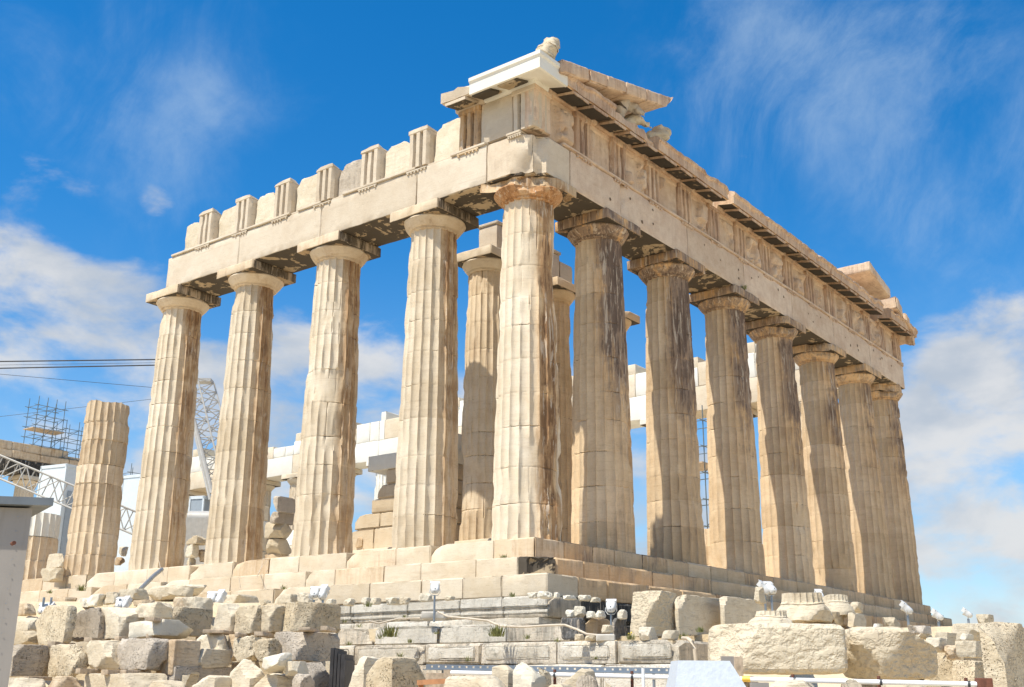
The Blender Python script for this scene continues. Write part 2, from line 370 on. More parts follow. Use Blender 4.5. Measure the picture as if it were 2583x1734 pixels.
WOOD = plain('pale_timber', (.48, .38, .27), .8, var=.25, vs=14)
BOARD = plain('dark_board', (.045, .042, .042), .7, var=.3)
RUST = plain('rusty_iron', (.16, .06, .035), .8, var=.3, vs=20)
PLANK = plain('reddish_plank', (.42, .20, .09), .8, var=.2)
CABIN = plain('cabin_panel', (.30, .275, .25), .55, var=.06, vs=1.5, dirt_shade=(.22, .19, .155))
ROOF = plain('cabin_roof_edge', (.13, .15, .17), .5)
YELLOW = plain('yellow_tape', (.80, .50, .07), .5)
CABLE = plain('beige_cable', (.55, .47, .36), .6)
BLACKC = plain('black_cable', (.02, .025, .035), .5)
TANK = plain('pale_plastic', (.50, .55, .61), .5, var=.05, vs=20, bump=.25)
GRASS = plain('weed_green', (.17, .18, .055), .7, var=.55, vs=12)
YFLOWER = plain('yellow_flower', (.75, .55, .03), .6)
CONC = plain('concrete_box', (.52, .49, .43), .8, var=.1)
LENS = plain('lamp_glass', (.30, .34, .38), .12)

# ------------------------------------------------------------------ terrain
def terrain():
    n = 150; V = []
    a = np.linspace(-1, 1, n); g = np.sign(a)*np.abs(a)**3*2500
    X, Y = np.meshgrid(g-8, g-3, indexing='ij'); P = np.stack([X.ravel(), Y.ravel(), np.zeros(n*n)], 1)
    d = P - np.array([CAM[0], CAM[1], 0]); D = d @ fh; L = d @ rh
    px = W/2 + F*math.cos(PIT)*L/np.maximum(D, 1)
    z = np.where(D < 6, -5.1, -5.1 + .9*sst(D, 6, 8.5))
    left = sst(-px, -900, -800)
    rise = sst(D, 18.5, 20.3)*2.05*left
    right = sst(px, 1750, 1850)*sst(D, 16.0, 16.8)*1.55
    z = z + rise + right
    far = np.hypot(P[:, 0]-10, P[:, 1]-20)
    z = z - sst(far, 60, 110)*25 - sst(far, 110, 900)*60
    z += fbm(P*.7, 3, 3)*.05
    P[:, 2] = z
    Fc = [(i*n+j, (i+1)*n+j, (i+1)*n+j+1, i*n+j+1) for i in range(n-1) for j in range(n-1)]
    mb = MB(); mb.add(P, Fc); o = mb.build('ground', GROUND, sharp=180); o['kind'] = 'structure'
terrain()

# ------------------------------------------------------------------ the temple
def sty(x, y):
    a = x/30.88; b = y/69.5
    return .065*4*a*(1-a) + .11*4*b*(1-b)
EX = [1.01, 4.70, 8.996, 13.292, 17.588, 21.884, 26.18, 29.87]
FY = [1.01, 4.70] + [4.70+4.291*k for k in range(1, 15)]
temple = empty('ruined_temple', (0, 0, 0))
tag(temple, 'roofless ancient marble temple of fluted columns on stepped base', 'temple')

def shaft(mb, c, z0, h, R0, R1, seed, dmg=.5, toneamp=.7, patf=None, nd=10, top_cut=True, jit=.0, full=9.72):
    rg = random.Random(seed)
    js = np.cumsum([rg.uniform(.8, 1.2) for _ in range(nd)]); js = np.concatenate([[0], js/js[-1]*h])
    zs, dr = [], []
    for d in range(nd):
        a, b_ = js[d], js[d+1]
        for t in (0.0, .016/(b_-a), .06, .28, .5, .72, .94, 1-.016/(b_-a)): zs.append(a+t*(b_-a)); dr.append(d)
    zs.append(h); dr.append(nd-1)
    zs = np.array(zs); dr = np.array(dr)
    nf, sg = 20, 9; n = nf*sg
    th = np.arange(n)/n*2*math.pi + .08
    u = (np.arange(n) % sg)/sg
    fl = np.sqrt(np.clip(1-(2*u-1)**2, 0, 1))
    tz = zs/full
    R = R0 + (R1-R0)*tz + .016*4*tz*(1-tz)
    T, Z = np.meshgrid(th, zs); FL = np.broadcast_to(fl, T.shape); RR = np.broadcast_to(R[:, None], T.shape)
    rad = RR - .100*RR*FL
    cx = np.cos(T); sx = np.sin(T)
    P0 = np.stack([(RR*cx).ravel(), (RR*sx).ravel(), Z.ravel()], 1)
    off = np.array([seed*5.13, seed*2.7, seed*1.9])
    dm = (fbm(P0*np.array([.9, .9, .55])+off, seed, 4)).reshape(T.shape)
    br = sst(dm, .42-.42*dmg, .62-.34*dmg)
    rad = np.minimum(rad, RR - .13*RR*br + .0)
    ar = (vn(P0*np.array([4, 4, 4.5])+off, seed+3)).reshape(T.shape)
    rad = rad - np.where(FL < .05, np.clip(ar-.0, 0, 1)*.07, 0)
    jn = np.zeros(len(zs)); 
    for d in range(nd):
        i0 = d*8
        if d > 0: jn[i0] = 1
        if d < nd-1: jn[i0+7] = .4
    jc = (vn(P0*np.array([2.2, 2.2, 1.])+off+3, seed+9)).reshape(T.shape)
    rad = rad - jn[:, None]*(.006 + .030*np.clip(jc-.05, 0, 1))
    big = fbm(P0*np.array([.55, .55, .5])+off+20, seed+21, 3).reshape(T.shape)
    rad = rad - .13*min(1, dmg*1.6)*sst(big, .50-.12*dmg, .62-.12*dmg)*RR
    rad = rad + (vn(P0*6+off, seed+4).reshape(T.shape))*.004
    dx = np.array([rg.uniform(-1, 1)*jit for _ in range(nd)]); dy = np.array([rg.uniform(-1, 1)*jit for _ in range(nd)])
    V = np.stack([(c[0]+rad*cx+dx[dr][:, None]).ravel(), (c[1]+rad*sx+dy[dr][:, None]).ravel(), (z0+Z).ravel()], 1)
    if top_cut:
        tn = fbm(V*1.7+off, seed+40, 3); V[-n:, 2] += np.clip(tn[-n:], -.6, .3)*.25*(jit > 0)
    tones = np.array([rg.uniform(-1, 1)*toneamp for _ in range(nd)])
    fill = (vn(P0*np.array([.8, .8, .2])+off+50, seed+13).reshape(T.shape) > .5)
    tone = tones[dr][:, None] + np.where(fill, .35, 0)
    tone = np.broadcast_to(tone, T.shape)
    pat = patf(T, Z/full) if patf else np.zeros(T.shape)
    m = len(zs)
    Fc = [(i*n+k, i*n+(k+1) % n, (i+1)*n+(k+1) % n, (i+1)*n+k) for i in range(m-1) for k in range(n)]
    Fc += [tuple((m-1)*n+k for k in range(n))]
    dirt_shade = np.where((jn[:, None] > 0) & (jc > -.25), .36+.5*jc, 0)*jn[:, None] + np.where(FL < .05, 0, np.where(FL < .75, .30*np.clip(.5+vn(P0*np.array([2, 2, .5])+off, seed+70).reshape(T.shape), 0, 1), 0))  # joint dirt; flute walls darkened in colour for their shade lines
    mb.add(V, Fc, tone.ravel(), pat.ravel(), 0, np.clip(dirt_shade, 0, 1).ravel())

def column(x, y, seed, mat, patf, name='column', z0=None, hh=9.72, R0=.952, R1=.74, aw=1.0, dmg=.5, label=None, acuts=(), cap=True, sofmat=None, parent=temple, toneamp=.7, full=9.72, ztop=None, cappat=0.0):
    z0 = sty(x, y) if z0 is None else z0
    mb = MB(); shaft(mb, (x, y), z0, hh, R0, R1, seed, dmg, toneamp, patf, full=full)
    o = mb.build(name, mat, parent, loc=(x, y, z0))
    if label: o['label'] = label
    if cap:
        z1 = z0+hh; zt = z0+hh+.368
        mb = MB()
        lathe(mb, [(R1*.965, -.02), (R1*1.0, .0), (R1*1.03, .012), (R1*1.015, .03), (R1*1.055, .04), (R1*1.04, .055), (R1*1.08, .065), (R1*1.12, .10), (R1*1.2, .17), (aw*.955, .27), (aw*.985, .32), (aw*.97, .365)], (x, y, z1), 56, seed % 5*.1, cappat, 0, nz=.10, seed=seed)
        if acuts:
            V = mb.v[-1]; e_ = (V-np.array([x, y, z1])) @ np.array([-.70, -.70, .1]) - .82 + fbm(V*3, seed+3, 3)*.16; mb.v[-1] = V - np.maximum(e_, 0)[:, None]*np.array([-.70, -.70, .1])
        mb.build('echinus', MO if acuts and x < 1.1 else mat, o, loc=(x, y, z1))
        mb = MB()
        wbox(mb, (x-aw, y-aw, zt), (x+aw, y+aw, zt+.345), .25, .04, .03, .004, seed, cuts=acuts, bottom=1, pat=cappat, east=2 if (x < 1.1 and y > 2) else None)
        mb.build('abacus', [mat, MC, MDR], o, loc=(x, y, zt))
    return o

def lean(ang, w): return lambda T, Z: np.clip(np.cos(T-ang), 0, 1)**w
EAST = -math.pi/2
corner_cut = [((.50, .50, 10.3), (-1, -1, .10), .22), ((.35, .6, 10.3), (-1, -.2, .3), .2)]
for i, x in enumerate(EX):
    if i == 0:
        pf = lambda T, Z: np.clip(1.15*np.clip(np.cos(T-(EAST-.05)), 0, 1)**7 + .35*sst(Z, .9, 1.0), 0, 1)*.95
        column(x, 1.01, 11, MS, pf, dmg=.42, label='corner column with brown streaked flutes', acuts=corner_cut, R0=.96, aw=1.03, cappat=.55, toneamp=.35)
    else:
        a = (1.1, 1.1, .85, .75, .62, .52, .65)[i-1]
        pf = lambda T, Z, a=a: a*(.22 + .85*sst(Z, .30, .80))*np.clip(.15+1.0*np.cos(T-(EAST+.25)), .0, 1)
        cuts = []
        if i == 5: cuts = [((x-.55, 0, 10.3), (-1, -.5, .3), .3)]
        if i == 7: cuts = [((x+.6, .4, 10.3), (.6, -1, .4), .3), ((x-.5, .3, 10.3), (-.7, -1, .2), .25)]
        if i == 4: cuts = [((x-.8, .2, 10.4), (-1, -1, .3), .2)]
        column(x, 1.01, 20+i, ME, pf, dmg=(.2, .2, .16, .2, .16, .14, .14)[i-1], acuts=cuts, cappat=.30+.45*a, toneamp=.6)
for k in range(1, 5):
    pf = lambda T, Z: .62*sst(np.cos(T-(EAST+.15)), .70, .98)*(.75+.4*sst(Z, .35, 1)) + .10*sst(Z, .85, 1)  # east-side patina, shaped to the shaded flutes and painting their warm tone
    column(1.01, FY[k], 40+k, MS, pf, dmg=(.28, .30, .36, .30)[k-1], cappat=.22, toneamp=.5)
# broken columns further along the flank
mb = MB(); shaft(mb, (1.01, 21.86), 0.05, 6.75, .955, .74, 63, .55, 1.0, lambda T, Z: .25*np.ones(T.shape), nd=8, jit=.03)
o = mb.build('column', MS, temple, loc=(1.01, 21.86, 0.05)); o['label'] = 'broken column of eight worn drums without capital'
mb = MB(); shaft(mb, (1.01, 26.16), 0.05, 1.85, .96, .74, 64, .3, .6, lambda T, Z: .25*np.ones(T.shape), nd=2, jit=.02)
o = mb.build('column', MS, temple, loc=(1.01, 26.16, 0.05)); o['label'] = 'two low column drums under a new white drum'
mb = MB(); shaft(mb, (1.01, 26.16), 1.90, .95, .93, .74, 65, .0, .1, None, nd=1)
mb.build('new_drum', MN, o, loc=(1.01, 26.16, 1.90))
# inner porch columns behind the front
PY = 6.1
for i, (x, hh) in enumerate(((5.35, 9.35), (9.25, 9.35), (13.25, 9.35))):
    pf = lambda T, Z: .2*np.ones(T.shape)
    column(x, PY, 70+i, ME if i else MS, pf, z0=.72, hh=hh, R0=.83, R1=.66, aw=.90, dmg=.75 if i == 0 else .3, full=9.35, toneamp=.5, label=('inner porch column behind the corner column', None, None)[i],
           acuts=[] if i < 2 else [((12.9, 6, 10.6), (-1, -.3, .4), .2)])
for x in (17.5, 21.7):
    mb = MB(); shaft(mb, (x, PY), .72, 2.2, .83, .66, 77+int(x), .5, .6, None, nd=3, jit=.03); mb.build('column', ME, temple, loc=(x, PY, .72))
# north flank, far side
for k in range(1, 15):
    y = FY[k]
    new = k in (3, 6, 7, 8)
    column(29.87, y, 90+k, MN if new else MS, None if new else (lambda T, Z: .1*np.ones(T.shape)), dmg=.1, toneamp=.3)

# ---- steps
def course(name, z0, z1, off, seed, mat, L1=30.88, L2=69.5, dpt=1.3, blk=(1.1, 2.3), chip=.05):
    mb = MB(); rg = random.Random(seed)
    y = (.005 if off == .70 else -off); first = True
    while y < L2+off:
        w = rg.uniform(*blk) if not first else 1.35
        near = y < 32
        wbox(mb, (-off, y+.002, z0), (-off+dpt, min(y+w, L2+off)-.002, z1), .28 if near else 2.0, .03, chip*rg.uniform(.5, 1.5), .010, rg.randrange(9999), tone=rg.uniform(-.6, .6), pat=max(0, rg.uniform(-.3, .35)),
             cuts=[((-off+.02, y+w*.8, z1-.1), (-1, .6, 1.0), .12)] if rg.random() < .22 and not first else ())
        y += w; first = False
    if off == .70: wbox(mb, (-off+.001, -off+.001, z0), (-.05, .0, z1-.002), .12, .04, .05, .03, 77, cuts=[((-.42, -.42, z1-.15), (-1, -1, .5), .25)], mi=2)
    x = (-.045 if off == .70 else -off+dpt)
    while x < L1+off:
        w = rg.uniform(*blk)
        wbox(mb, (x+.004, -off, z0), (min(x+w, L1+off)-.004, -off+dpt, z1), .3, .05, chip*rg.uniform(.5, 1.5), .012, rg.randrange(9999), tone=rg.uniform(-.7, .4), pat=max(0, rg.uniform(.0, .5)), mi=1)
        x += w
    box(mb, (-off+dpt-.02, -off+dpt-.02, z0), (L1+off, L2+off, z1-.006))
    def curve(o):
        pass
    V = np.concatenate(mb.v)
    V[:, 2] += np.clip(.065*4*(V[:, 0]/30.88)*(1-V[:, 0]/30.88), 0, 1) + np.clip(.11*4*(V[:, 1]/69.5)*(1-V[:, 1]/69.5), 0, 1)
    mb.v = [V]; mb.t = [np.concatenate(mb.t)]; mb.p = [np.concatenate(mb.p)]; mb.d = [np.concatenate(mb.d)]
    return mb.build(name, mat, temple)
course('step', -.552, 0.0, 0.0, 5, [MS, ME], chip=.04)
course('step', -1.069, -.556, .70, 6, [MS, ME, MC], chip=.028)
course('step', -1.60, -1.073, 1.40, 7, [MS, ME], chip=.04)
mb = MB(); wbox(mb, (3.6, 4.1, .0), (27.3, 60, .36), 4, .05, .03, 0, 3); wbox(mb, (4.0, 4.4, .36), (26.9, 60, .715), 4, .05, .03, 0, 4)
mb.build('cella_platform', MS, temple)

# ---- architrave
def zc(x, y): return sty(x, y)
ZA, ZF, ZG = 10.433, 11.783, 13.129
FACE = .125
def shear(z0fn):
    def f(P):
        P = P.copy(); a = P[:, 0]/30.88; b = P[:, 1]/69.5
        P[:, 2] += .065*4*a*(1-a) + .11*4*np.clip(b*(1-b), 0, 1); return P
    return f
SH = shear(None)
jx = [FACE] + EX[1:7] + [30.88-FACE]
ARCH_CUT = [((.40, .40, 11.0), (-1, -1, .08), .34), ((.32, .55, 11.0), (-1, -.35, -.12), .30), ((.42, .42, 10.5), (-1, -1, -.9), .25)]
for i in range(7):
    mb = MB(); sd_ = 200+i
    if i == 0:
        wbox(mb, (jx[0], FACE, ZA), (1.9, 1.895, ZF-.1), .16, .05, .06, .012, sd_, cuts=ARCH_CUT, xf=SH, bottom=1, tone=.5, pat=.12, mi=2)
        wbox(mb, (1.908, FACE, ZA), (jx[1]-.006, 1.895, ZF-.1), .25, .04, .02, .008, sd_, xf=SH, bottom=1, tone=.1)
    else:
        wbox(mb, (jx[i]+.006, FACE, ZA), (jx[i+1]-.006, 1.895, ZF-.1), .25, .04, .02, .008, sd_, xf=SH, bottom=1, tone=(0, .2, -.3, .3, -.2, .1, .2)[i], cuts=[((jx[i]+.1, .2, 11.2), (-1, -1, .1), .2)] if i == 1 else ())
    # taenia
    a = 1.5 if i == 0 else jx[i]+.006
    wbox(mb, (a, FACE-.055, ZF-.098), (jx[i+1]-.006, 1.895, ZF-.002), .18, .02, .035, .004, sd_+20, xf=SH, tone=.2)
    rg = random.Random(900+i)
    for k in range(4 if i else 1):
        hx, hz = rg.uniform(jx[i]+.5, jx[i+1]-.4), rg.uniform(ZA+.25, ZF-.35); R_ = rg.uniform(.03, .06)
        P0 = SH(np.array([[hx, FACE-.011, hz]]))[0]; n_ = 9; ring = [P0+np.array([R_*rg.uniform(.7, 1.3)*math.cos(6.283*q/n_), .0, R_*rg.uniform(.7, 1.4)*math.sin(6.283*q/n_)]) for q in range(n_)]
        mb.add([P0+np.array([0, .004, 0])]+ring, [(0, 1+(q+1) % n_, 1+q) for q in range(n_)], 0, 1.0, 0, 1.0)
    o = mb.build('architrave_block', [MAE, MC, MA], temple)
SEND = 17.52
jy = [1.90] + FY[1:5]; jy[-1] = SEND
for i in range(4):
    mb = MB(); sd_ = 230+i
    cuts = []
    if i == 3: cuts = [((.2, SEND-.1, 11.5), (-.6, 1, .8), .3)]
    wbox(mb, (FACE, jy[i]+.006, ZA), (1.895, jy[i+1]-.006, ZF-.1), .25, .04, .03, .010, sd_, xf=SH, bottom=1, tone=(.3, .1, .2, .4)[i], cuts=cuts)
    segs = {0: [(1.92, 3.3)], 1: [(4.75, 8.0)], 2: [(9.05, 10.2), (10.6, 13.2)], 3: [(13.4, 17.3)]}[i]
    for a, b_ in segs:
        wbox(mb, (FACE-.055, a, ZF-.095), (.6, b_, ZF-.002), .18, .02, .03, .004, sd_+20, xf=SH, tone=.3)
    wbox(mb, (FACE+.06, jy[i]+.01, ZF-.103), (1.89, jy[i+1]-.2, ZF-.006), .3, .03, .02, .01, sd_+40, xf=SH)
    mb.build('architrave_block', [MA, MC], temple)

# ---- frieze
def triglyph(mb, axis, c, face, seed, w=.845, z0=ZF, z1=ZG, depth=.5, tone=0.0, pat=0.0, cuts=(), band=.16, guttae=True):
    """axis 0: on the front (runs in x, faces -y); axis 1: on the flank (runs in y, faces -x)"""
    h = w/2; g = .20; k = w/6
    prof = [(-h, depth), (-h, .11), (-h+k*.5, 0), (-k*1.5, 0), (-k, g), (-k*.5, 0), (k*.5, 0), (k, g), (k*1.5, 0), (h-k*.5, 0), (h, .11), (h, depth)]
    fn = (lambda u, q, t: (c+u, face+q, t)) if axis == 0 else (lambda u, q, t: (face+q, c-u, t))
    s0 = mb.n
    prism(mb, prof, fn, z0, z1-band, tone, pat, n=10)
    mb.d[-1] = np.tile([.1, .4, .1, .1, .85, .1, .1, .85, .1, .1, .4, .1], 11)  # groove soot, deepened in colour to paint the grooves' shadow
    if axis == 0: wbox(mb, (c-h, face-.012, z1-band), (c+h, face+depth, z1), .2, .02, .02, .004, seed, tone=tone, pat=pat)
    else: wbox(mb, (face-.012, c-h, z1-band), (face+depth, c+h, z1), .2, .02, .03, .004, seed, tone=tone, pat=pat)
    V = mb.v[-2]; V = V - np.where(np.abs(vn(V*4+seed, seed)) > .45, 1, 0)[:, None]*0
    n_ = vn(V*np.array([5, 5, 2.2])+seed, seed); 
    V = V + (np.array([0, 1, 0]) if axis == 0 else np.array([1, 0, 0]))*(np.clip(n_-.1, 0, 1)*.06)[:, None]
    mb.v[-2] = V
    for q in (-2, -1):
        for pt, nr, rg in cuts:
            nr = np.asarray(nr, float)/np.linalg.norm(nr); Vq = mb.v[q]
            d = (Vq-np.asarray(pt)) @ nr + fbm(Vq*3, seed, 3)*rg; mb.v[q] = Vq - np.maximum(d, 0)[:, None]*nr
        mb.v[q] = SH(mb.v[q])

def regula(mb, axis, c, face, w=.845, pat=0.0, miss=0.0, seed=0):
    rg = random.Random(seed); z = ZF-.098
    fn = (lambda u, q, t: (c+u, face+q, t)) if axis == 0 else (lambda u, q, t: (face+q, c-u, t))
    lo, hi = fn(-w/2, -.05, z-.055), fn(w/2, .0, z)
    l = tuple(min(a, b) for a, b in zip(lo, hi)); h = tuple(max(a, b) for a, b in zip(lo, hi))
    wbox(mb, l, h, .2, .015, .012, .002, seed, xf=SH, pat=pat)
    for k in range(6):
        if rg.random() < miss: continue
        p = fn(-w/2+w*(k+.5)/6, -.025, 0)
        P0 = SH(np.array([[p[0], p[1], z-.105]]))[0]; P1 = SH(np.array([[p[0], p[1], z-.052]]))[0]
        tube(mb, [P0, P1], [.034, .028], 7)

TX = [.55]; 
for i in range(7):
    a = .55 if i == 0 else EX[i]; b_ = 30.33 if i == 6 else EX[i+1]
    TX += [(a+b_)/2, b_]
for i, c in enumerate(TX):
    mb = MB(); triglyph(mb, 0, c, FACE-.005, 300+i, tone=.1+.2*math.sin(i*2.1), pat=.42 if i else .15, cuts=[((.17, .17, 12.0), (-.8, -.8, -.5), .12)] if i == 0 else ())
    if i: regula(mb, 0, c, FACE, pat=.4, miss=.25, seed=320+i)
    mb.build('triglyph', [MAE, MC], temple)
    if i < 14:
        a, b_ = c+.4225, TX[i+1]-.4225
        # relief slab, its figures broken to lumps
        n, m_ = 26, 26; uu = np.linspace(a, b_, n); zz = np.linspace(ZF, ZG, m_)
        U, Z = np.meshgrid(uu, zz, indexing='ij'); P = np.stack([U.ravel(), np.zeros(n*m_), Z.ravel()], 1)
        q = fbm(P*np.array([1.9, 1, 1.5])+i*9.1, 400+i, 4); rl = sst(q, .02, .32)*(.22 if i not in (1, 5) else .12)*sst(np.minimum(P[:, 0]-a, b_-P[:, 0]), .03, .2)*sst(ZG-P[:, 2], .12, .3)*sst(P[:, 2]-ZF, .0, .15)
        P[:, 1] = FACE+.15-rl - np.where(P[:, 2] > ZG-.13, .04, 0) + vn(P*6, i)*.006
        P = SH(P); Fc = [(x_*m_+z_, (x_+1)*m_+z_, (x_+1)*m_+z_+1, x_*m_+z_+1) for x_ in range(n-1) for z_ in range(m_-1)]
        mb = MB(); mb.add(P, Fc, .15*math.sin(i*3.3), .12, 0, np.clip(.62-np.abs(q-.07)*9, 0, .62)*(rl > .01))  # crevice crust around the figures, also painting the relief's shadow
        box(mb, (a, FACE+.21, ZF), (b_, 1.3, ZG), xf=SH)
        mb.build('metope', MAE, temple)
mb = MB(); wbox(mb, (.7, 1.2, ZF), (30.2, 1.85, ZG), 2, .05, .02, .01, 9, xf=SH); mb.build('frieze_backing', MAE, temple)

TY = [.55, 2.62, 4.70, 6.85, 8.99, 11.135, 13.28, 15.425]
for i, c in enumerate(TY):
    mb = MB(); zt = ZG - (0 if i < 2 else (.0, .0, .05, .0, .02, .0)[i-2])
    cuts = []
    if i == 0: cuts = [((.17, .17, 12.0), (-.8, -.8, -.5), .12)]
    if i > 1: cuts = [((.15, c+.3, zt-.02), (-.5, .4, 1), .12), ((.3, c-.35, zt-.03), (.2, -.6, 1), .1)]
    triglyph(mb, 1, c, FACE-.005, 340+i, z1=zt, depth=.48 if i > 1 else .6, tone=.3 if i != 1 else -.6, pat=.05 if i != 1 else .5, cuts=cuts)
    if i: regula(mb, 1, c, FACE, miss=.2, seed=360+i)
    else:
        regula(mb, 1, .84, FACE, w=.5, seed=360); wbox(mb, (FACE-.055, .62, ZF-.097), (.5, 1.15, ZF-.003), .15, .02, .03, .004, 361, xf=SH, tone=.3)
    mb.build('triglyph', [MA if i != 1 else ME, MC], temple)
    if i > 1:   # second block standing behind each
        mb = MB(); wbox(mb, (.125+.53, c-.40, ZF), (1.15, c+.42, zt-.05), .16, .05, .06, .03, 380+i, xf=SH, tone=.1, pat=.1)
        mb.build('frieze_backing', MA, temple)
# south metope at the corner, blank; rough fillers in the other bays
mb = MB(); wbox(mb, (FACE+.07, .98, ZF), (.7, 2.19, ZG), .3, .03, .02, .006, 31, xf=SH, tone=.5); mb.build('metope', MA, temple)
for i in range(1, 8):
    a = TY[i]+.43; b_ = (TY[i+1]-.43) if i < 7 else 16.75
    h = ZG-(-.06, .06, .08, .0, .06, .05, .08)[i-1]
    mb = MB()
    wbox(mb, (.40 if i < 7 else .22, a, ZF), (1.3, b_, h), .14, .06, .07, .02, 500+i, xf=SH, rough=.05, tone=(.3, .2, -.7, .3, .4, .2, .3)[i-1],
         cuts=[((.7, b_-.15, h-.1), (-.3, .8, 1), .25), ((.7, a+.2, h-.05), (-.2, -.7, 1), .25)])
    mb.build('frieze_backing', [RC if i != 3 else RG], temple)

# ---- horizontal cornice
def mitre(mb, y1, x1, seed, oh=.70, tone=0.0):
    prof = [(-.0, ZG), (.03, ZG+.13), (.60, ZG-.035), (.62, ZG-.05), (oh, ZG-.05), (oh, ZG+.30), (oh+.05, ZG+.36), (oh+.05, ZG+.47), (oh-.1, ZG+.56), (-.5, ZG+.60), (-.5, ZG)]
    k = len(prof); V = [(FACE-o_, y1, z) for o_, z in prof] + [(FACE-o_, FACE-o_, z) for o_, z in prof] + [(x1, FACE-o_, z) for o_, z in prof]
    Fc = [(i*k+j, i*k+(j+1) % k, (i+1)*k+(j+1) % k, (i+1)*k+j) for i in range(2) for j in range(k)] + [tuple(range(k))[::-1], tuple(2*k+j for j in range(k))]
    mb.add(SH(np.array(V)), Fc, tone)
    for a in (.75, 1.72):
        P0 = [(.06, ZG+.118), (.60, ZG-.037), (.60, ZG-.10), (.06, ZG+.055)]
        prism(mb, P0, lambda u, q, t: (FACE-u, t, q), a-.42, a+.28, tone, 0, mi=1); mb.v[-1] = SH(mb.v[-1])
def geison(mb, axis, a, b_, seed, mat_top=0, oh=.70, dz=0.0, rnd=0.03, tone=0.0, pat=0.2, crown=True, muts=True):
    prof = [(-.0, ZG), (.03, ZG+.13), (.60, ZG+.02), (.62, ZG+.045), (oh, ZG+.02), (oh, ZG+.33), (oh+.05, ZG+.38), (oh+.05, ZG+.47), (oh-.1, ZG+.56), (-1.3, ZG+.60), (-1.3, ZG)]
    if not crown: prof = [(-.0, ZG), (.03, ZG+.13), (.60, ZG+.02), (.62, ZG+.045), (oh, ZG+.02), (oh, ZG+.36), (oh-.2, ZG+.45), (-1.3, ZG+.52), (-1.3, ZG)]
    n = max(2, int((b_-a)/.22)); pp = prof
    fn = (lambda u, q, t: (t, FACE-u, q)) if axis == 0 else (lambda u, q, t: (FACE-u, t, q))
    prism(mb, pp, fn, a, b_, tone, pat, n=n)
    if axis == 0:
        k_ = len(pp); st_ = len(mb.m)-(n*k_+2)
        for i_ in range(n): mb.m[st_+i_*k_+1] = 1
    V = mb.v[-1]; o_ = FACE-(V[:, 1] if axis == 0 else V[:, 0])
    wgt = np.clip(o_/oh, 0, 1)*(V[:, 2] > ZG-.06)
    nn = fbm(V*1.8+seed, seed, 3); n2 = vn(V*5+seed, seed+1)
    pull = wgt*(rnd*2.2*np.clip(nn, 0, 1)+rnd*.5*np.clip(n2, 0, 1))
    top = (V[:, 2] > ZG+.25)
    V = V.copy()
    if axis == 0: V[:, 1] += pull
    else: V[:, 0] += pull
    V[:, 2] -= np.where(top, pull*1.3, 0)
    V[:, 2] += np.where(~top & (V[:, 2] < ZG+.1), pull*.5, 0)
    mb.v[-1] = SH(V)
    if muts:
        cs = TX if axis == 0 else TY[:2]
        allc = []
        for i, c in enumerate(cs):
            allc.append(c)
            if i+1 < len(cs): allc.append((c+cs[i+1])/2)
        if axis == 1: allc.append(3.66)
        for c in allc:
            if not (a <= c < b_): continue
            a_, e_ = max(a, c-.40), min(b_, c+.40)
            prism(mb, [(.05, ZG+.10), (.655, ZG+.0), (.655, ZG-.10), (.05, ZG+.03)], fn, a_, e_, tone, pat, n=4)
            Vq = mb.v[-1]; Vq = Vq.copy(); Vq[:, 2] += np.clip(vn(Vq*5+seed, seed), 0, 1)*.05*(Vq[:, 2] < ZG-.05); mb.v[-1] = SH(Vq)
            prism(mb, [(.06, ZG+.024), (.63, ZG-.098), (.63, ZG-.106), (.06, ZG+.018)], fn, a_+.02, e_-.02, tone, pat, mi=1); mb.v[-1] = SH(mb.v[-1])  # thin dark sheet under each mutule
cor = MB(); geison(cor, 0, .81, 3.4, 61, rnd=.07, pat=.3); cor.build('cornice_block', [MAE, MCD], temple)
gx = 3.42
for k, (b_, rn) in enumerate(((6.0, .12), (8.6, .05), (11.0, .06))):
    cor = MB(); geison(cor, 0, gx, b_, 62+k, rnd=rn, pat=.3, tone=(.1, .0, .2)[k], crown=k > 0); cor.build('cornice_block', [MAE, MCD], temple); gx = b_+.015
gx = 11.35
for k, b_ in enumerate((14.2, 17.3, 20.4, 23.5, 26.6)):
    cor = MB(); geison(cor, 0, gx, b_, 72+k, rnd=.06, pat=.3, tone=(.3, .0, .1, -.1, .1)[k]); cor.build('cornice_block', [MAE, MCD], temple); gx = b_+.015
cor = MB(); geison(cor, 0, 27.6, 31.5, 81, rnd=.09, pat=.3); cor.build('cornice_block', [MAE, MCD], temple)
# corner return over the flank: new white marble, then one old block
cor = MB(); mitre(cor, 2.02, .80, 83, tone=.2); cor.build('cornice_block', [MN, MC], temple)['label'] = 'bright new marble cornice block on the corner'
cor = MB(); geison(cor, 1, 2.04, 3.15, 84, rnd=.16, pat=.1, crown=False); cor.build('cornice_block', [MA, MC], temple)

# ---- gable remains
def rake(mb, x0, x1, seed, z_at0=13.21, slope=.257, th=.44, y0=-.72, y1=.9, rnd=.05, tone=0.0, cut=()):
    def xf(P):
        P = P.copy(); P[:, 2] += z_at0 + slope*P[:, 0]; return P
    wbox(mb, (x0, y0, 0), (x1, y1, th), .16, .05, rnd, .012, seed, xf=xf, tone=tone, pat=.25, bottom=1, cuts=cut)

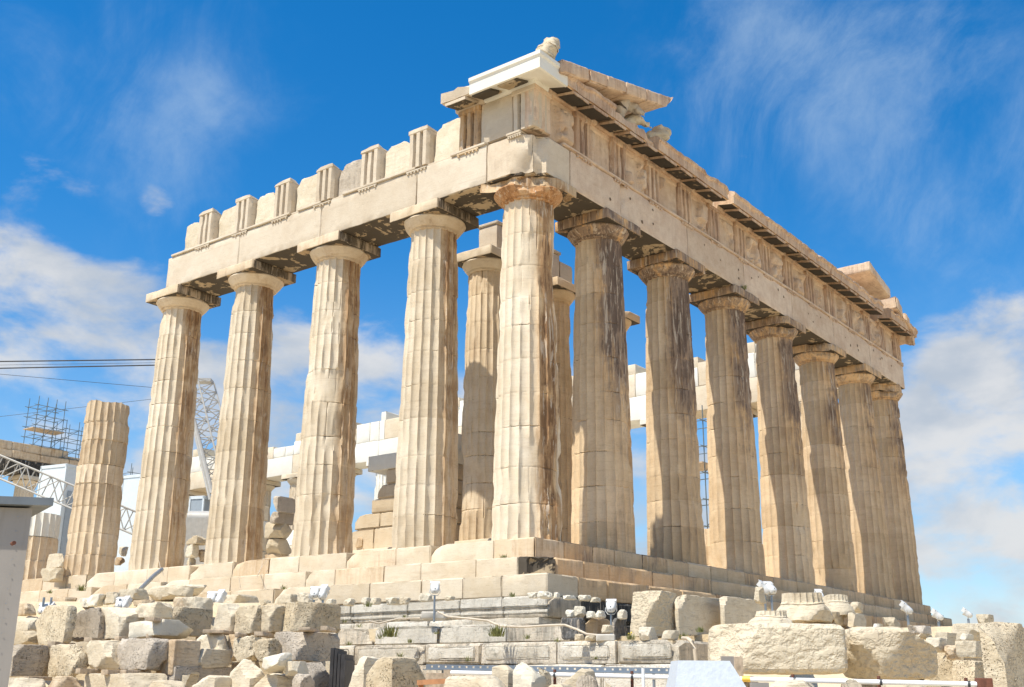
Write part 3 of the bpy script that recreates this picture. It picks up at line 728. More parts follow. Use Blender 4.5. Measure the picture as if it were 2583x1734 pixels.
for k, (a, b_) in enumerate(((.35, 1.75), (1.77, 2.75), (2.77, 3.85), (3.87, 5.1), (5.12, 6.9))):
    mb = MB(); rake(mb, a, b_, 600+k, rnd=.05 if k < 4 else .02, tone=(.2, .3, 0, .1, .35)[k], y1=1.0 if k < 4 else 1.4, cut=[((6.2, 0, 0.05), (1, .2, -1.1), .03)] if k == 4 else [])
    mb.build('raking_cornice', [MAE, MAE], temple)
mb = MB(); prism(mb, [(.9, 13.72), (4.9, 13.72), (5.6, 14.62), (.9, 13.45+.14)][:3]+[(.9, 13.74)], lambda u, q, t: (u, t, q), .45, 1.0); mb.build('gable_wall', MAE, temple)
for k, (a, b_, y1, th) in enumerate(((24.9, 27.45, 2.6, .46), (28.2, 29.4, .6, .60), (29.42, 31.3, .5, .42))):
    mb = MB(); rg = 610+k
    def xf(P):
        P = P.copy(); P[:, 2] += 13.21+.257*(30.88-P[:, 0]) + (0 if k == 0 else -.08); return P
    wbox(mb, (a, -.70, 0), (b_, y1, th), .14, .05, .04 if k == 0 else .12, .012, rg, xf=xf, tone=.4 if k == 0 else .1, pat=.15, rough=0 if k == 0 else .05,
         cuts=[] if k == 0 else [((a+.7, 0, th-.12), (.8, -.2, 1), .35)])
    mb.build('raking_cornice', MAE, temple)
mb = MB(); wbox(mb, (25.3, .2, 13.72), (27.2, 1.2, 14.35), .2, .05, .05, .02, 615); wbox(mb, (28.3, -.2, 13.72), (30.6, .7, 13.95), .2, .05, .08, .02, 616); mb.build('gable_wall', MAE, temple)

# ---- stub of the inner wall, built of squared blocks
mb = MB()
for k, (a, b_, z0, z1, tn) in enumerate(((7.2, 11.6, .72, 1.50, 0), (7.2, 11.35, 1.51, 2.02, -.3), (7.2, 10.55, 2.03, 2.50, -.5), (7.2, 10.3, 2.51, 2.98, -.2), (7.2, 9.9, 2.99, 3.5, -.6))):
    y = b_
    while y > a:
        w = min(1.25, y-a)
        if w > .2: wbox(mb, (4.6, y-w+.004, z0), (5.7, y-.004, z1), .25, .04, .05, .012, 630+k*7+int(y*3), tone=tn, pat=.1, cuts=[((4.7, b_-.1, z1-.1), (-.2, 1, 1), .2)] if y == b_ and k != 4 else ())
        y -= w
mb.build('inner_wall', MS, temple)
mb = MB(); wbox(mb, (4.55, 7.2, 3.51), (5.75, 10.75, 4.05), .4, .04, .01, .003, 660); wbox(mb, (4.75, 7.3, 4.06), (5.6, 9.3, 4.6), .4, .04, .01, .003, 661); mb.build('inner_wall', MN, temple)['label'] = 'pale new marble top courses of the inner wall'
# ---- inner porch beam
mb = MB(); wbox(mb, (5.35, PY-.42, 10.79), (9.15, PY+.42, 11.95), .3, .04, .03, .01, 670, tone=.2, pat=.1); wbox(mb, (9.16, PY-.42, 10.79), (10.0, PY+.42, 11.75), .2, .04, .12, .03, 671)
wbox(mb, (5.3, PY-.47, 11.96), (9.2, PY+.47, 12.08), .3, .03, .03, .004, 672)
mb.build('porch_beam', MA, temple)
# ---- north flank entablature, much of it new white marble
seq = [0.9]+FY[1:15]; rg = random.Random(8)
for i in range(14):
    mb = MB(); new = i in (3, 5, 7, 8, 10); 
    wbox(mb, (28.98, seq[i]+.01, ZA), (30.75, seq[i+1]-.01, ZF), .5, .05, .02, .006, 700+i, xf=SH, tone=.3)
    mb.build('architrave_block', MN if new else MS, temple)
    if i in (0,) or i > 12: continue
    mb = MB(); y = seq[i]
    while y < seq[i+1]-.3:
        w = rg.choice((.9, 1.3, 1.6)); y1 = min(y+w, seq[i+1])
        h = (ZG if i < 9 else ZG-.6*rg.random())-(.0 if rg.random() < .8 else .25)
        wbox(mb, (29.0, y+.01, ZF+.005), (30.7, y1-.01, h), .4, .05, .03, .01, rg.randrange(9999), xf=SH, mi=rg.choice((0, 0, 1)), tone=rg.uniform(0, .8))
        if rg.random() < (.55 if i < 9 else .15): wbox(mb, (29.1, y+.01, h+.005), (30.9, y1-.01, h+.62), .4, .05, .03, .01, rg.randrange(9999), xf=SH, mi=rg.choice((0, 1)))
        y = y1
    mb.build('frieze_backing', [MN, MS], temple)
# ---- west end: porch columns, beams, frieze
for x in (7.0, 11.2, 15.4, 19.6, 23.9):
    column(x, 62.5, 150+int(x), MS, None, z0=.72, hh=9.5, R0=.86, R1=.68, aw=.92, dmg=.1, full=9.5, toneamp=.3)
mb = MB()
wbox(mb, (4.2, 61.6, 10.95), (24.6, 63.4, 12.0), .6, .05, .06, .02, 690, tone=-.8, pat=.8)
mb.build('west_beam', MLD, temple)
mb = MB()
for k in range(9):
    wbox(mb, (4.2+k*2.28, 61.7, 12.01), (4.2+(k+1)*2.28-.01, 63.3, 12.62), .4, .05, .12, .04, 691+k, tone=.2, rough=.1)
    wbox(mb, (4.2+k*2.28, 61.9, 12.63), (4.2+(k+1)*2.28-.01, 63.2, 13.3-(.4 if k in (3, 8) else 0)), .4, .05, .06, .02, 702+k, tone=.4)
mb.build('west_beam', RO, temple)
mb = MB()
for k in range(8): wbox(mb, (24.3, 56+k*1.1, .72), (26.0, 57.09+k*1.1, 9.0+k*.3), .6, .05, .05, .02, 715+k, tone=rg.uniform(-.5, .5))
mb.build('inner_wall', MS, temple)
for k, yb in enumerate((42.0, 36.0, 48.0)):
    mb = MB()
    for z in range(7 if k == 0 else 5): wbox(mb, (24.9, yb, .72+z*1.0), (26.1, yb+5-z*.3, 1.71+z*1.0), .7, .05, .06, .02, 730+k*9+z, tone=rg.uniform(-.5, .5), mi=rg.choice((0, 0, 1)))
    mb.build('inner_wall', [MS, MN], temple)

# ------------------------------------------------------------------ old foundation in front of the steps
fnd = empty('stone_foundation', (-1.5, 6, -4.2)); tag(fnd, 'grey stepped limestone foundation courses below the temple steps', 'foundation')
def fcourse(x, ys, z0, z1, seed, back, mats=(ML, MLD), ye=None, rnd=.03, xe=None, mould=False, panel=False, tone=0.0, rough=.0):
    mb = MB(); rg = random.Random(seed); y = ys; 
    while y < 26:
        w = rg.uniform(1.2, 2.1); y1 = y+w
        far = y > 18
        wbox(mb, (x, y+.008, z0), (back, y1-.008, z1), .22 if not far else 1, .05, rnd*rg.uniform(.6, 1.8), .02, rg.randrange(9999), tone=rg.uniform(-.7, .7)+tone, pat=rg.uniform(0, .3), rough=rough,
             cuts=[((x+.05, y+.1, z1-.1), (-1, -.6, 1.), .3)] if rg.random() < .3 else ())
        if panel and not far: wbox(mb, (x-.028, y+.14, z0+.10), (x+.01, y1-.14, z1-.07), .14, .03, .03, .012, rg.randrange(9999), tone=rg.uniform(-.7, .5)-.2, rough=.02)
        if mould and not far:
            wbox(mb, (x-.05, y+.008, z1-.24), (x+.02, y1-.008, z1+.003), .2, .03, .04, .012, rg.randrange(9999), tone=rg.uniform(-.5, .5))
            wbox(mb, (x-.025, y+.008, z0+.10), (x+.02, y1-.008, z0+.17), .2, .02, .01, .004, rg.randrange(9999))
        y = y1
    xx = back; xe = xe or 6
    while xx < xe:
        w = rg.uniform(1.0, 1.8)
        wbox(mb, (xx+.008, ys, z0), (min(xe, xx+w)-.008, ys+1.4, z1), .22, .05, rnd*1.3, .02, rg.randrange(9999), pat=.5, mi=1, tone=rg.uniform(-.5, .5), rough=rough)
        xx += w
    return mb.build('course', list(mats), fnd)
fcourse(-1.50, -1.50, -2.09, -1.605, 801, -.1, mould=True, xe=34)
fcourse(-3.20, -3.35, -2.74, -2.32, 802, -1.2, rnd=.10, rough=.05, xe=0, tone=.4)
fcourse(-1.70, -1.40, -2.50, -2.10, 806, -.4, rnd=.02, xe=34)
fcourse(-5.00, -6.87, -3.20, -2.79, 803, -3.0, panel=True, xe=-2.2, tone=.3)
fcourse(-5.10, -6.97, -4.20, -3.21, 804, -3.2, xe=-2.2, tone=.3)
mb = MB()
box(mb, (-4.9, -6.7, -4.2), (1, 26, -2.80)); box(mb, (-3.1, -3.2, -2.8), (1, 26, -2.34)); box(mb, (-1.3, -1.3, -2.5), (36, 26, -1.62)); box(mb, (-3.0, -6.6, -2.8), (36, -1.3, -2.62))
mb.build('core', GROUND, fnd)

# ------------------------------------------------------------------ loose blocks
def inv_px(v0, d, px):
    k = (px-W/2)/F; v = v0-CAM
    return (k*(v @ fw) - v @ rt)/(d @ rt - k*(d @ fw))
def inv_py(v0, d, py):
    k = (H/2-py)/F; v = v0-CAM
    return (k*(v @ fw) - v @ up)/(d @ up - k*(d @ fw))
GR = -4.2
NB_ = [0]
def rock(o, eL, eR, l, r, h, name, mat, seed, n=9.0, chips=4, amp=.05, tilt=0.0, seg=None, tone=0.0, lean_=0.0, tap=0.0, cut=()):
    rg = random.Random(seed)
    q = max(l, r, h); seg = seg or q/(30 if q > 1.1 else 20)
    xs = np.linspace(0, 1, max(4, int(l/seg))+1); ys = np.linspace(0, 1, max(4, int(r/seg))+1); zs = np.linspace(0, 1, max(4, int(h/seg))+1)
    P, Fc, ext, side = shell(xs, ys, zs)
    c = P*2-1
    nrm = (np.abs(c)**n).sum(1)**(1/n); c = c/np.maximum(nrm, .02)[:, None]*np.maximum(1, 0*nrm+1)[:, None]
    half = np.array([l, r, h])/2
    p = c*half
    for k in range(chips):
        d = np.array([rg.choice((-1, 1))*rg.uniform(.2, 1), rg.choice((-1, 1))*rg.uniform(.2, 1), rg.choice((-1, .9, 1))*rg.uniform(.15, 1)]); d /= np.linalg.norm(d)
        reach = (np.abs(d)*half).sum(); dd = reach*rg.uniform(.54, .9)
        e = p @ d - dd + fbm(p*4/q+seed, seed+k, 3)*.04*q
        p = p - np.maximum(e, 0)[:, None]*d
    for d, kk in cut:
        d = np.array(d, float)/half; d /= np.linalg.norm(d); e = p @ d - (np.abs(d)*half).sum()*kk + fbm(p*2+seed, seed+60, 3)*.10*q; p = p - np.maximum(e, 0)[:, None]*d
    dirn = p/np.maximum(1e-6, np.linalg.norm(p, axis=1))[:, None]
    s_ = 2.2/max(.25, min(q, 1.0))
    nz = fbm(p*s_*.7+seed*3.3, seed, 4)*.7 + np.abs(fbm(p*s_*2.6+seed, seed+7, 3))*-.5 + vn(p*s_*6+seed, seed+9)*.12
    p = p + dirn*(nz*amp*min(q, 1.0)*1.6)[:, None]
    if tap: p[:, :2] *= (1-tap*(p[:, 2:3]/h+.5))
    if tilt:
        t = math.radians(tilt); a, b_ = p[:, 0].copy(), p[:, 2].copy(); p[:, 0] = a*math.cos(t)-b_*math.sin(t); p[:, 2] = a*math.sin(t)+b_*math.cos(t)
    p = p + half
    V = o + p[:, :1]*eL + p[:, 1:2]*eR + p[:, 2:]*np.array([0, 0, 1.0])
    # orientation of faces: eL x eR must point up for the shell winding
    if np.cross(eL, eR)[2] < 0: Fc = [f[::-1] for f in Fc]
    mb = MB(); mb.add(V, Fc, tone, 0.0)
    base = V.mean(0); base[2] = V[:, 2].min()
    return mb.build(name, mat, None, loc=base, sharp=26)

def blk(label, px0, pxm, px1, yt, yb, D, mat, yaw=0.0, n=9.0, chips=4, amp=.05, dep=None, tilt=0.0, name='stone_block', cat='block', group='loose stone blocks', zb=None, tone=0.0, tap=0.0, sub=False, cut=()):
    n = -n if n < 0 else (8 if group == GD else max(14, n*2.6)); amp = .09 if group == GD else amp*.62; chips = chips+4; tone += random.Random(NB_[0]).uniform(-.7, .7); px0 -= 2; px1 += 2; NB_[0] += 1; seed = 1000+NB_[0]*13
    y = math.radians(yaw); eL = np.array([-math.sin(y), math.cos(y), 0]); eR = np.array([math.cos(y), math.sin(y), 0])
    o = at(pxm, yb, D)
    up_ = np.array([0, 0, 1.0]); h = inv_py(o, up_, yt)
    if zb is not None: h += o[2]-zb; o = o.copy(); o[2] = zb
    d0 = dep or max(.35, h*.9)
    om = at(pxm, yt if zb is not None else (yt+yb)/2, D)
    l = inv_px(om, eL, px0) if pxm-px0 > 3 else d0
    r = inv_px(om, eR, px1) if px1-pxm > 3 else d0
    if not (0 < l < 6): l = d0
    if not (0 < r < 6): r = d0
    ob = rock(o, eL, eR, l, r, h, name, mat, seed, n, chips, amp, tilt, tone=tone, tap=tap, cut=cut)
    if not sub: tag(ob, label, cat, group)
    return ob

def T1(X): return X/2.5956
def P1(label, x0, xm, x1, yt, yb, D, mat, **k): return blk(label, T1(x0)-6, T1(xm), T1(x1)+6, 1380+T1(yt)-4, 1380+T1(yb)+(1 if k.get('group') == GA else 0), D, mat, **k)
def P2(label, x0, xm, x1, yt, yb, D, mat, **k): return blk(label, 800+T1(x0), 800+T1(xm), 800+T1(x1), 1330+T1(yt), 1330+T1(yb), D, mat, **k)
def P3(label, x0, xm, x1, yt, yb, D, mat, **k): q = 2.3764; return blk(label, 1600+x0/q, 1600+xm/q, 1600+x1/q, 1380+yt/q, 1380+yb/q, D, mat, **k)

GA = 'blocks of the stacked rubble pile on the left'
GB = 'stones lying above the left rubble pile'
GC = 'loose rubble in the bottom foreground'
GD = 'small stones on the foundation ledge'
GE = 'blocks behind the right foreground boulders'
# top row of the left pile
P1('rough cream boulder with pitted face under the twin floodlight nearest the cabin', 232, 415, 455, 395, 632, 17.0, RP, group=GA, n=6, amp=.09)
P1('grey rough boulder right of the cream boulder nearest the cabin', 440, 640, 705, 410, 612, 17.15, RG, group=GA, n=6, amp=.10)
P1('squared cream block under the floodlight with sloping left edge', 655, 775, 985, 398, 600, 17.0, RC, group=GA, n=14)
P1('thick brown pitted block with rounded end behind the white slab', 985, 1060, 1362, 398, 580, 17.6, RP, group=GA, n=7, tone=-.4)
P1('smooth white marble slab leaning on timbers in front of brown block', 853, 1010, 1275, 488, 585, 16.4, RW, group=GA, n=12, tilt=-4, chips=2, amp=.03, dep=.5)
P1('flat cream flake stone lying on top of the pile above white slab', 872, 1030, 1158, 368, 458, 16.9, RC, group=GA, n=5, amp=.10, dep=.5)
P1('narrow upright cream block at the left of the pile right half', 1403, 1505, 1570, 378, 548, 17.2, RC, group=GA, n=9)
P1('cream pitted boulder second in the upper right of the pile', 1530, 1640, 1705, 382, 568, 17.0, RP, group=GA, n=6, amp=.09)
P1('broken cream boulder with deep hollow beside the dark pitted block', 1652, 1760, 1865, 388, 560, 17.0, RC, group=GA, n=5, amp=.13)
P1('large grey pitted block with rounded top at the pile upper right end', 1798, 1920, 2215, 358, 545, 16.8, RP, group=GA, n=5, amp=.05, tone=-.9)
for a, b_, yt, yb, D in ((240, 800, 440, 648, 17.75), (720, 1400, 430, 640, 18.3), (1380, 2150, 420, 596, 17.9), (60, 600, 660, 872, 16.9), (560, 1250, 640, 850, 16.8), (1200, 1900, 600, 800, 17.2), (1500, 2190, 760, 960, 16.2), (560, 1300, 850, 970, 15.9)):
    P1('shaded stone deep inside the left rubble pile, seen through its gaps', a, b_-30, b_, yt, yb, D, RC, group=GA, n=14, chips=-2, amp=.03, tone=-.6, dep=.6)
# second row
P1('dark grey squared block beside the cabin wall in the middle row', 20, 62, 352, 645, 850, 16.2, RG, group=GA, n=12, chips=3, tone=-.5)
P1('yellowish porous block next to the dark grey block by the cabin', 322, 468, 570, 650, 848, 16.2, RP, group=GA, n=7, amp=.10)
P1('cream block with a broken ochre right side in the middle row', 535, 700, 862, 618, 805, 16.0, RC, group=GA, n=12)
P1('white edged grey block with peaked top in the middle row', 715, 935, 1092, 606, 806, 15.8, RG, group=GA, n=6, amp=.10, tone=.4)
P1('cream block with smooth ochre side tapering down in the middle row', 1035, 1125, 1282, 615, 840, 16.0, RO, group=GA, n=8, tone=.5)
P1('flat layered cream stone above a sloping one mid pile', 1275, 1440, 1525, 578, 690, 16.6, RC, group=GA, n=6, amp=.08)
P1('long low sloping cream stone under the layered one mid pile', 1245, 1300, 1525, 672, 788, 16.3, RC, group=GA, n=7, tone=-.2)
P1('narrow ochre upright stone between layered stone and porous block', 1478, 1530, 1585, 576, 745, 16.7, RO, group=GA, n=6, amp=.1)
P1('porous cream block with ragged right edge in the pile middle row', 1530, 1660, 1700, 595, 755, 16.3, RP, group=GA, n=7, amp=.1)
P1('small rounded porous block left of the grey squared block', 1662, 1750, 1835, 610, 755, 16.2, RP, group=GA, n=5, amp=.1)
P1('big squared grey block with smooth right face under the pitted block', 1808, 1930, 2200, 562, 742, 16.2, RG, group=GA, n=16, chips=2, amp=.03, tone=.5)
# bottom row
P1('pale low block at the foot of the cabin wall', 20, 100, 285, 872, 960, 15.2, RC, group=GA, zb=GR, n=9)
P1('ochre shaded low block second from the cabin', 275, 290, 565, 850, 960, 15.3, RO, group=GA, zb=GR, n=10)
P1('long flat cream block at the frame bottom below the peaked grey block', 560, 905, 1110, 838, 960, 15.0, RC, group=GA, zb=GR, n=14, chips=3)
P1('low cream lump in front of the long flat bottom block', 920, 1130, 1262, 885, 960, 14.2, RC, group=GA, zb=GR, n=6)
P1('long grey shaded beam block in a gap of the bottom row', 1090, 1130, 1530, 788, 930, 16.0, RG, group=GA, zb=GR, n=14, chips=2)
P1('cream broken block at the bottom left of the tall rounded boulder', 1262, 1400, 1508, 848, 960, 14.6, RC, group=GA, zb=GR, n=7)
P1('tall rounded cream boulder at the bottom of the pile', 1505, 1630, 1715, 738, 960, 14.6, RC, group=GA, zb=GR, n=4.5, amp=.07)
P1('tilted white broken slab propped on the bottom boulders', 1712, 1790, 1902, 722, 800, 14.3, RW, group=GA, n=6, tilt=-22, amp=.06, dep=.35)
P1('low wide cream boulder under the tilted white slab', 1662, 1760, 1962, 830, 960, 14.4, RC, group=GA, zb=GR, n=5, amp=.08)
P1('small white cut marble cube on the bottom boulders', 1872, 1925, 2002, 758, 842, 14.4, RW, group=GA, n=16, chips=2, amp=.02)
P1('small grey stone under the white marble cube', 1922, 1960, 2042, 830, 960, 14.2, RG, group=GA, zb=GR, n=6)
P1('pitted grey boulder at the pile bottom right beside dark boards', 1955, 1985, 2212, 755, 960, 15.3, RG, group=GA, zb=GR, n=5, amp=.06, tone=.4)
# stones on the slope above the pile
P1('flat brown stone beside the cabin above the pile', 80, 160, 222, 378, 445, 19.5, RO, group=GB, n=5)
P1('low cream slab next to cabin wall behind the first boulder', 70, 180, 262, 470, 552, 18.5, RC, group=GB, n=6)
P1('rounded cream boulder by the cabin wall under a slab', 80, 180, 250, 555, 640, 17.5, RC, group=GB, n=4.5)
for (lb, a, b_, c_, yt, yb, D, m_) in (
    ('ochre tinged broken stone on the slope left of the flat slabs', 300, 420, 512, 335, 402, 20.5, RO), ('pale stone with drilled side on the slope', 512, 560, 590, 340, 392, 20.5, RW),
    ('squared white stone in the slope row left of centre', 578, 640, 675, 316, 386, 20.3, RW), ('cream cut stone beside the squared white stone on slope', 672, 745, 782, 303, 372, 20.2, RC),
    ('rounded cream stone below the dark pipe end', 782, 880, 968, 280, 356, 20.4, RC), ('long flat cream slab on the slope under the lowest temple step', 972, 1150, 1250, 268, 342, 20.8, RC),
    ('thin cream slab lying on others above the slope stones', 968, 1250, 1378, 248, 306, 22.0, RC), ('small thin ochre stone behind the pile left of floodlight', 872, 940, 1002, 355, 386, 19.2, RO),
    ('hollowed cream stone right of the thin ochre stone', 1145, 1200, 1275, 335, 392, 19.8, RO), ('cream boulder behind the middle twin floodlight', 1190, 1290, 1380, 335, 440, 19.5, RC),
    ('low pale boulder between two twin floodlights', 1440, 1560, 1680, 318, 385, 21.5, RC), ('pale squared stone at the foot of the steps', 1812, 1900, 1960, 315, 375, 22.5, RC),
    ('small upright pale stone left of the right twin floodlight', 1955, 2000, 2030, 308, 365, 22.3, RC), ('small triangular stone behind the pile', 1720, 1740, 1762, 355, 382, 20.5, RC)):
    P1(lb, a, b_, c_, yt, yb, D, m_, group=GB, n=6, amp=.08, chips=5)
# blocks on the temple floor seen between the flank columns
for k, (a, b_, c_, yt, yb) in enumerate(((628, 700, 832, 1500, 1545), (640, 690, 832, 1385, 1500), (632, 720, 842, 1262, 1380), (672, 700, 850, 1185, 1275), (692, 720, 855, 1075, 1190))):
    s_ = 2.904
    blk(('flat brown stone at the foot of the shaded block stack between columns', 'block with dark underside second from bottom between columns', 'sunlit cream block in the middle of the block stack between columns', 'brown shaded block near the top of the stack between columns', 'topmost brown rounded block of the stack between columns')[k],
        450+a/s_, 450+b_/s_, 450+c_/s_, 880+yt/s_, 880+yb/s_, 41-.1*k, (RO, RC, RC, RG, RG)[k], group='stacked blocks on the temple floor', n=8, dep=1.3)
blk('small squared brown block on the temple floor edge', 898, 912, 941, 1354, 1380, 38.3, RO, n=14, chips=1, amp=.02, group='stacked blocks on the temple floor')
blk('flat dark stone under the small squared block on floor edge', 900, 915, 953, 1381, 1394, 38.3, RO, n=10, chips=2, group='stacked blocks on the temple floor')
blk('cream block leaning beside the broken drum column', 111, 150, 162, 1395, 1431, 41, RC, n=10, group='stacked blocks on the temple floor')
blk('larger cream block below the leaning one by the drum column', 97, 130, 157, 1431, 1466, 40.6, RC, n=10, group='stacked blocks on the temple floor')
for k, (a, c_, yt, yb) in enumerate(((470, 522, 1350, 1372), (466, 500, 1372, 1405), (498, 524, 1385, 1416), (468, 492, 1406, 1428), (300, 322, 1378, 1402), (290, 312, 1405, 1425))):
    blk('pale rubble stone on the temple floor seen between the columns', a, (a+c_)/2, c_, yt, yb, 43+k*.2, (RC, RW, RO)[k % 3], n=5, amp=.1, name='rubble_stone', cat='stone', group='rubble heap on the temple floor')

# bottom foreground, middle
P2('large cream block with rough left end and grey right face beside dark boards', 322, 485, 716, 850, 1050, 13.5, RP, group=GC, n=8, amp=.06, zb=GR)
P2('cream block with bright top behind the large rough block', 205, 300, 500, 848, 1050, 14.6, RC, group=GC, n=10, zb=GR)
P2('half round white stone in front of the white pipe', 855, 905, 962, 968, 1060, 10.2, RW, group=GC, n=3.2, amp=.05, zb=GR)
P2('sloping cream boulder along the bottom edge of the frame', 820, 1180, 1330, 972, 1060, 9.6, RC, group=GC, n=5, amp=.06, zb=GR)
P2('squared cream block behind the white marble fragment', 1143, 1250, 1345, 898, 1060, 10.1, RC, group=GC, n=9, zb=GR)
P2('brown porous block right of the white marble fragment', 1455, 1475, 1527, 892, 1060, 10.2, RP, group=GC, n=8, zb=GR)
P2('rounded cream boulder right of centre at the bottom edge', 1528, 1760, 1850, 928, 1060, 9.9, RC, group=GC, n=4.5, zb=GR, amp=.05)
P2('cream boulder with worn groove at bottom edge beside the thin white post', 1840, 1930, 2015, 968, 1060, 9.6, RC, group=GC, n=4, zb=GR)
P2('low stone at the frame bottom left of the grooved boulder', 1480, 1600, 1730, 1022, 1070, 9.2, RC, group=GC, n=4, zb=GR)
# fragment of white carved marble
fr = P2('jagged white marble fragment standing among bottom boulders', 1298, 1400, 1480, 842, 1060, 9.8, RW, group=GC, n=4, chips=7, amp=.16, zb=GR, tap=-.12, name='marble_fragment', cat='fragment')
fl = MB()
for k in range(5):
    p = at(1466+k*7, 1702+abs(k-2)*2, 9.7); tube(fl, [[p[0], p[1], GR], p-np.array([0, 0, .05]), p], [.05, .045, .02], 8)
o = fl.build('fluted_fragment', RG, None, loc=[*at(1480, 1702, 9.7)[:2], GR]); tag(o, 'grey fluted column splinter standing between two bottom boulders', 'fragment', GC)
# ledge stones
for k, (a, b_, c_, yt, yb, D) in enumerate(((58, 90, 122, 470, 512, 25.5), (168, 205, 262, 465, 505, 25.4), (288, 320, 350, 460, 500, 25.6), (345, 385, 422, 462, 500, 25.4), (428, 500, 560, 458, 500, 25.3), (540, 580, 615, 455, 498, 25.2))):
    P2('chip of pale marble lying along the grey foundation ledge', a, b_, c_, yt, yb+6, D, RC if k % 2 else RW, group=GD, n=4, chips=6, amp=.1, name='stone_chip', cat='stone')
P2('squared pale stone behind the single floodlight on the ledge', 655, 730, 755, 428, 486, 25.4, RW, group=GD, n=12, chips=2, amp=.03)
P2('flat pale stone right of the single floodlight on the ledge', 818, 870, 908, 448, 478, 25.2, RC, group=GD, n=6)
P2('rounded pale fragment standing on the second temple step', 1168, 1210, 1260, 280, 334, 28.2, RW, group=GD, n=3.5, amp=.06)
for lb, a, b_, c_, yt, yb, D in (('flat white stone at the left end of the ledge corner row', 1372, 1420, 1462, 425, 458, 25.0), ('white cut stone on the ledge corner', 1440, 1505, 1552, 418, 458, 24.8), ('small white stone just right of the ledge corner', 1548, 1570, 1588, 424, 460, 25.0),
    ('thin grey stone in the shade right of the ledge corner', 1590, 1640, 1702, 442, 468, 25.6), ('squared white stone on the shaded ledge', 1702, 1750, 1792, 442, 476, 25.6), ('small white stone right of the squared one on shaded ledge', 1785, 1820, 1856, 458, 486, 25.6)):
    P2(lb, a, b_, c_, yt, yb+4, D, RW, group=GD, n=5, chips=6, amp=.09)
P2('dark stained block under the row of white rubble', 1598, 1712, 1760, 588, 705, 22.6, MLD, group=GD, n=14, chips=2, amp=.03, zb=-2.7)
P2('brown stained block behind the concrete box', 1740, 1760, 1935, 588, 705, 22.8, RO, group=GD, n=14, chips=2, amp=.03, tone=-1, zb=-2.7)
P2('narrow dark block beside the big rough ledge block', 1930, 1945, 2022, 600, 705, 22.8, MLD, group=GD, n=14, chips=2, amp=.03, zb=-2.7)
for lb, a, b_, c_, yt, yb, D in (('pale stone at left of the white rubble row on the dark block', 1628, 1660, 1692, 540, 590, 22.9), ('largest white stone in the rubble row on the dark block', 1680, 1725, 1760, 515, 590, 22.9), ('low white stone mid rubble row on the dark block', 1752, 1800, 1832, 550, 592, 22.8),
    ('tilted white stone left of the right floodlight', 1822, 1855, 1890, 545, 592, 22.8), ('white stone right of the right floodlight', 1968, 2000, 2032, 540, 602, 22.8), ('small pale stone lying against the brown stained block', 1855, 1905, 1938, 640, 690, 21.0), ('pale wedge stone beside the cable end', 1680, 1720, 1752, 700, 742, 20.8), ('low pale wedge stone touching the concrete box', 1752, 1790, 1832, 710, 742, 20.8)):
    P2(lb, a, b_, c_, yt, yb, D, RW if D > 22 else RC, group=GD, n=4.5, chips=6, amp=.1)
# right side
P3('big rough squared block with pitted left face standing on the ledge', -42, 125, 262, 258, 535, 20.9, RB, group=GE, n=12, chips=0, amp=.05, tone=.3)
P3('dark spotted block in the middle of the ledge row', 250, 268, 550, 276, 545, 21.3, RC, group=GE, n=14, chips=-1, amp=.05, zb=-2.65, tone=-.3)
P3('split brown block at the right of the ledge row', 522, 545, 850, 292, 545, 22.0, RC, group=GE, n=14, chips=0, amp=.05, zb=-2.65, tone=-.5)
P3('crumpled white stone at the foot of the ledge blocks', 14, 80, 140, 478, 556, 20.2, RW, group=GE, n=4.5, chips=7, amp=.12)
P3('white wedge stone with a sharp ridge at foot of the ledge blocks', 165, 220, 282, 497, 556, 20.1, RW, group=GE, n=6, chips=6, amp=.05)
P3('upright cream block behind the twin floodlight on the right', 718, 750, 792, 235, 335, 19.5, RC, group=GE, n=9)
P3('cream stone peeping over the fluted fragments', 1292, 1340, 1372, 328, 392, 18.5, RC, group=GE, n=4.5)
P3('broken ochre block under the large fluted capital', 942, 980, 1198, 372, 452, 16.6, RO, group=GE, n=7, chips=6, amp=.08)
P3('cut cream block behind the large fluted capital', 1192, 1215, 1262, 388, 470, 17.2, RC, group=GE, n=12)
P3('cream block with worn corner right of the fluted pieces', 1255, 1285, 1415, 388, 470, 17.0, RC, group=GE, n=7)
P3('huge rough cream boulder lying behind the white pipe', 488, 1312, 1360, 455, 765, 12.6, RB, group='two huge rough boulders behind the white pipe', n=-11, amp=.04, yaw=34, chips=0, dep=.9, tone=.2)
P3('huge rough boulder with sloping right side next to the tall block', 1335, 1880, 1925, 472, 795, 12.8, RB, group='two huge rough boulders behind the white pipe', n=-7, amp=.05, yaw=34, chips=0, dep=.9, tone=.1, cut=[((-1, 0, .75), .52)])
P3('broad rough stone filling the slope under the small right blocks', 1690, 1990, 2150, 610, 800, 15.0, RP, group=GE, n=5, zb=GR)
P3('wide rough stone behind the two huge boulders', 1300, 1640, 1800, 500, 800, 15.2, RC, group=GE, n=5, zb=GR)
P3('pointed cream stone perched on the huge right boulder', 1486, 1550, 1597, 420, 482, 13.4, RC, group=GE, n=5, chips=6)
P3('tiny white stone beside the pointed one on the huge boulder', 1432, 1460, 1490, 458, 482, 13.4, RW, group=GE, n=4)
P3('flat mossy slab right of the pointed stone', 1630, 1750, 1795, 470, 520, 14.6, RG, group=GE, n=8, tone=.5)
P3('thin slab beneath the mossy slab', 1690, 1740, 1790, 520, 548, 14.6, RC, group=GE, n=8)
P3('squared cream stone behind the lump on the right', 1795, 1870, 1942, 508, 590, 15.2, RC, group=GE, n=8)
P3('rounded cream lump on the slope of the huge boulder', 1745, 1820, 1888, 540, 628, 14.4, RC, group=GE, n=4)
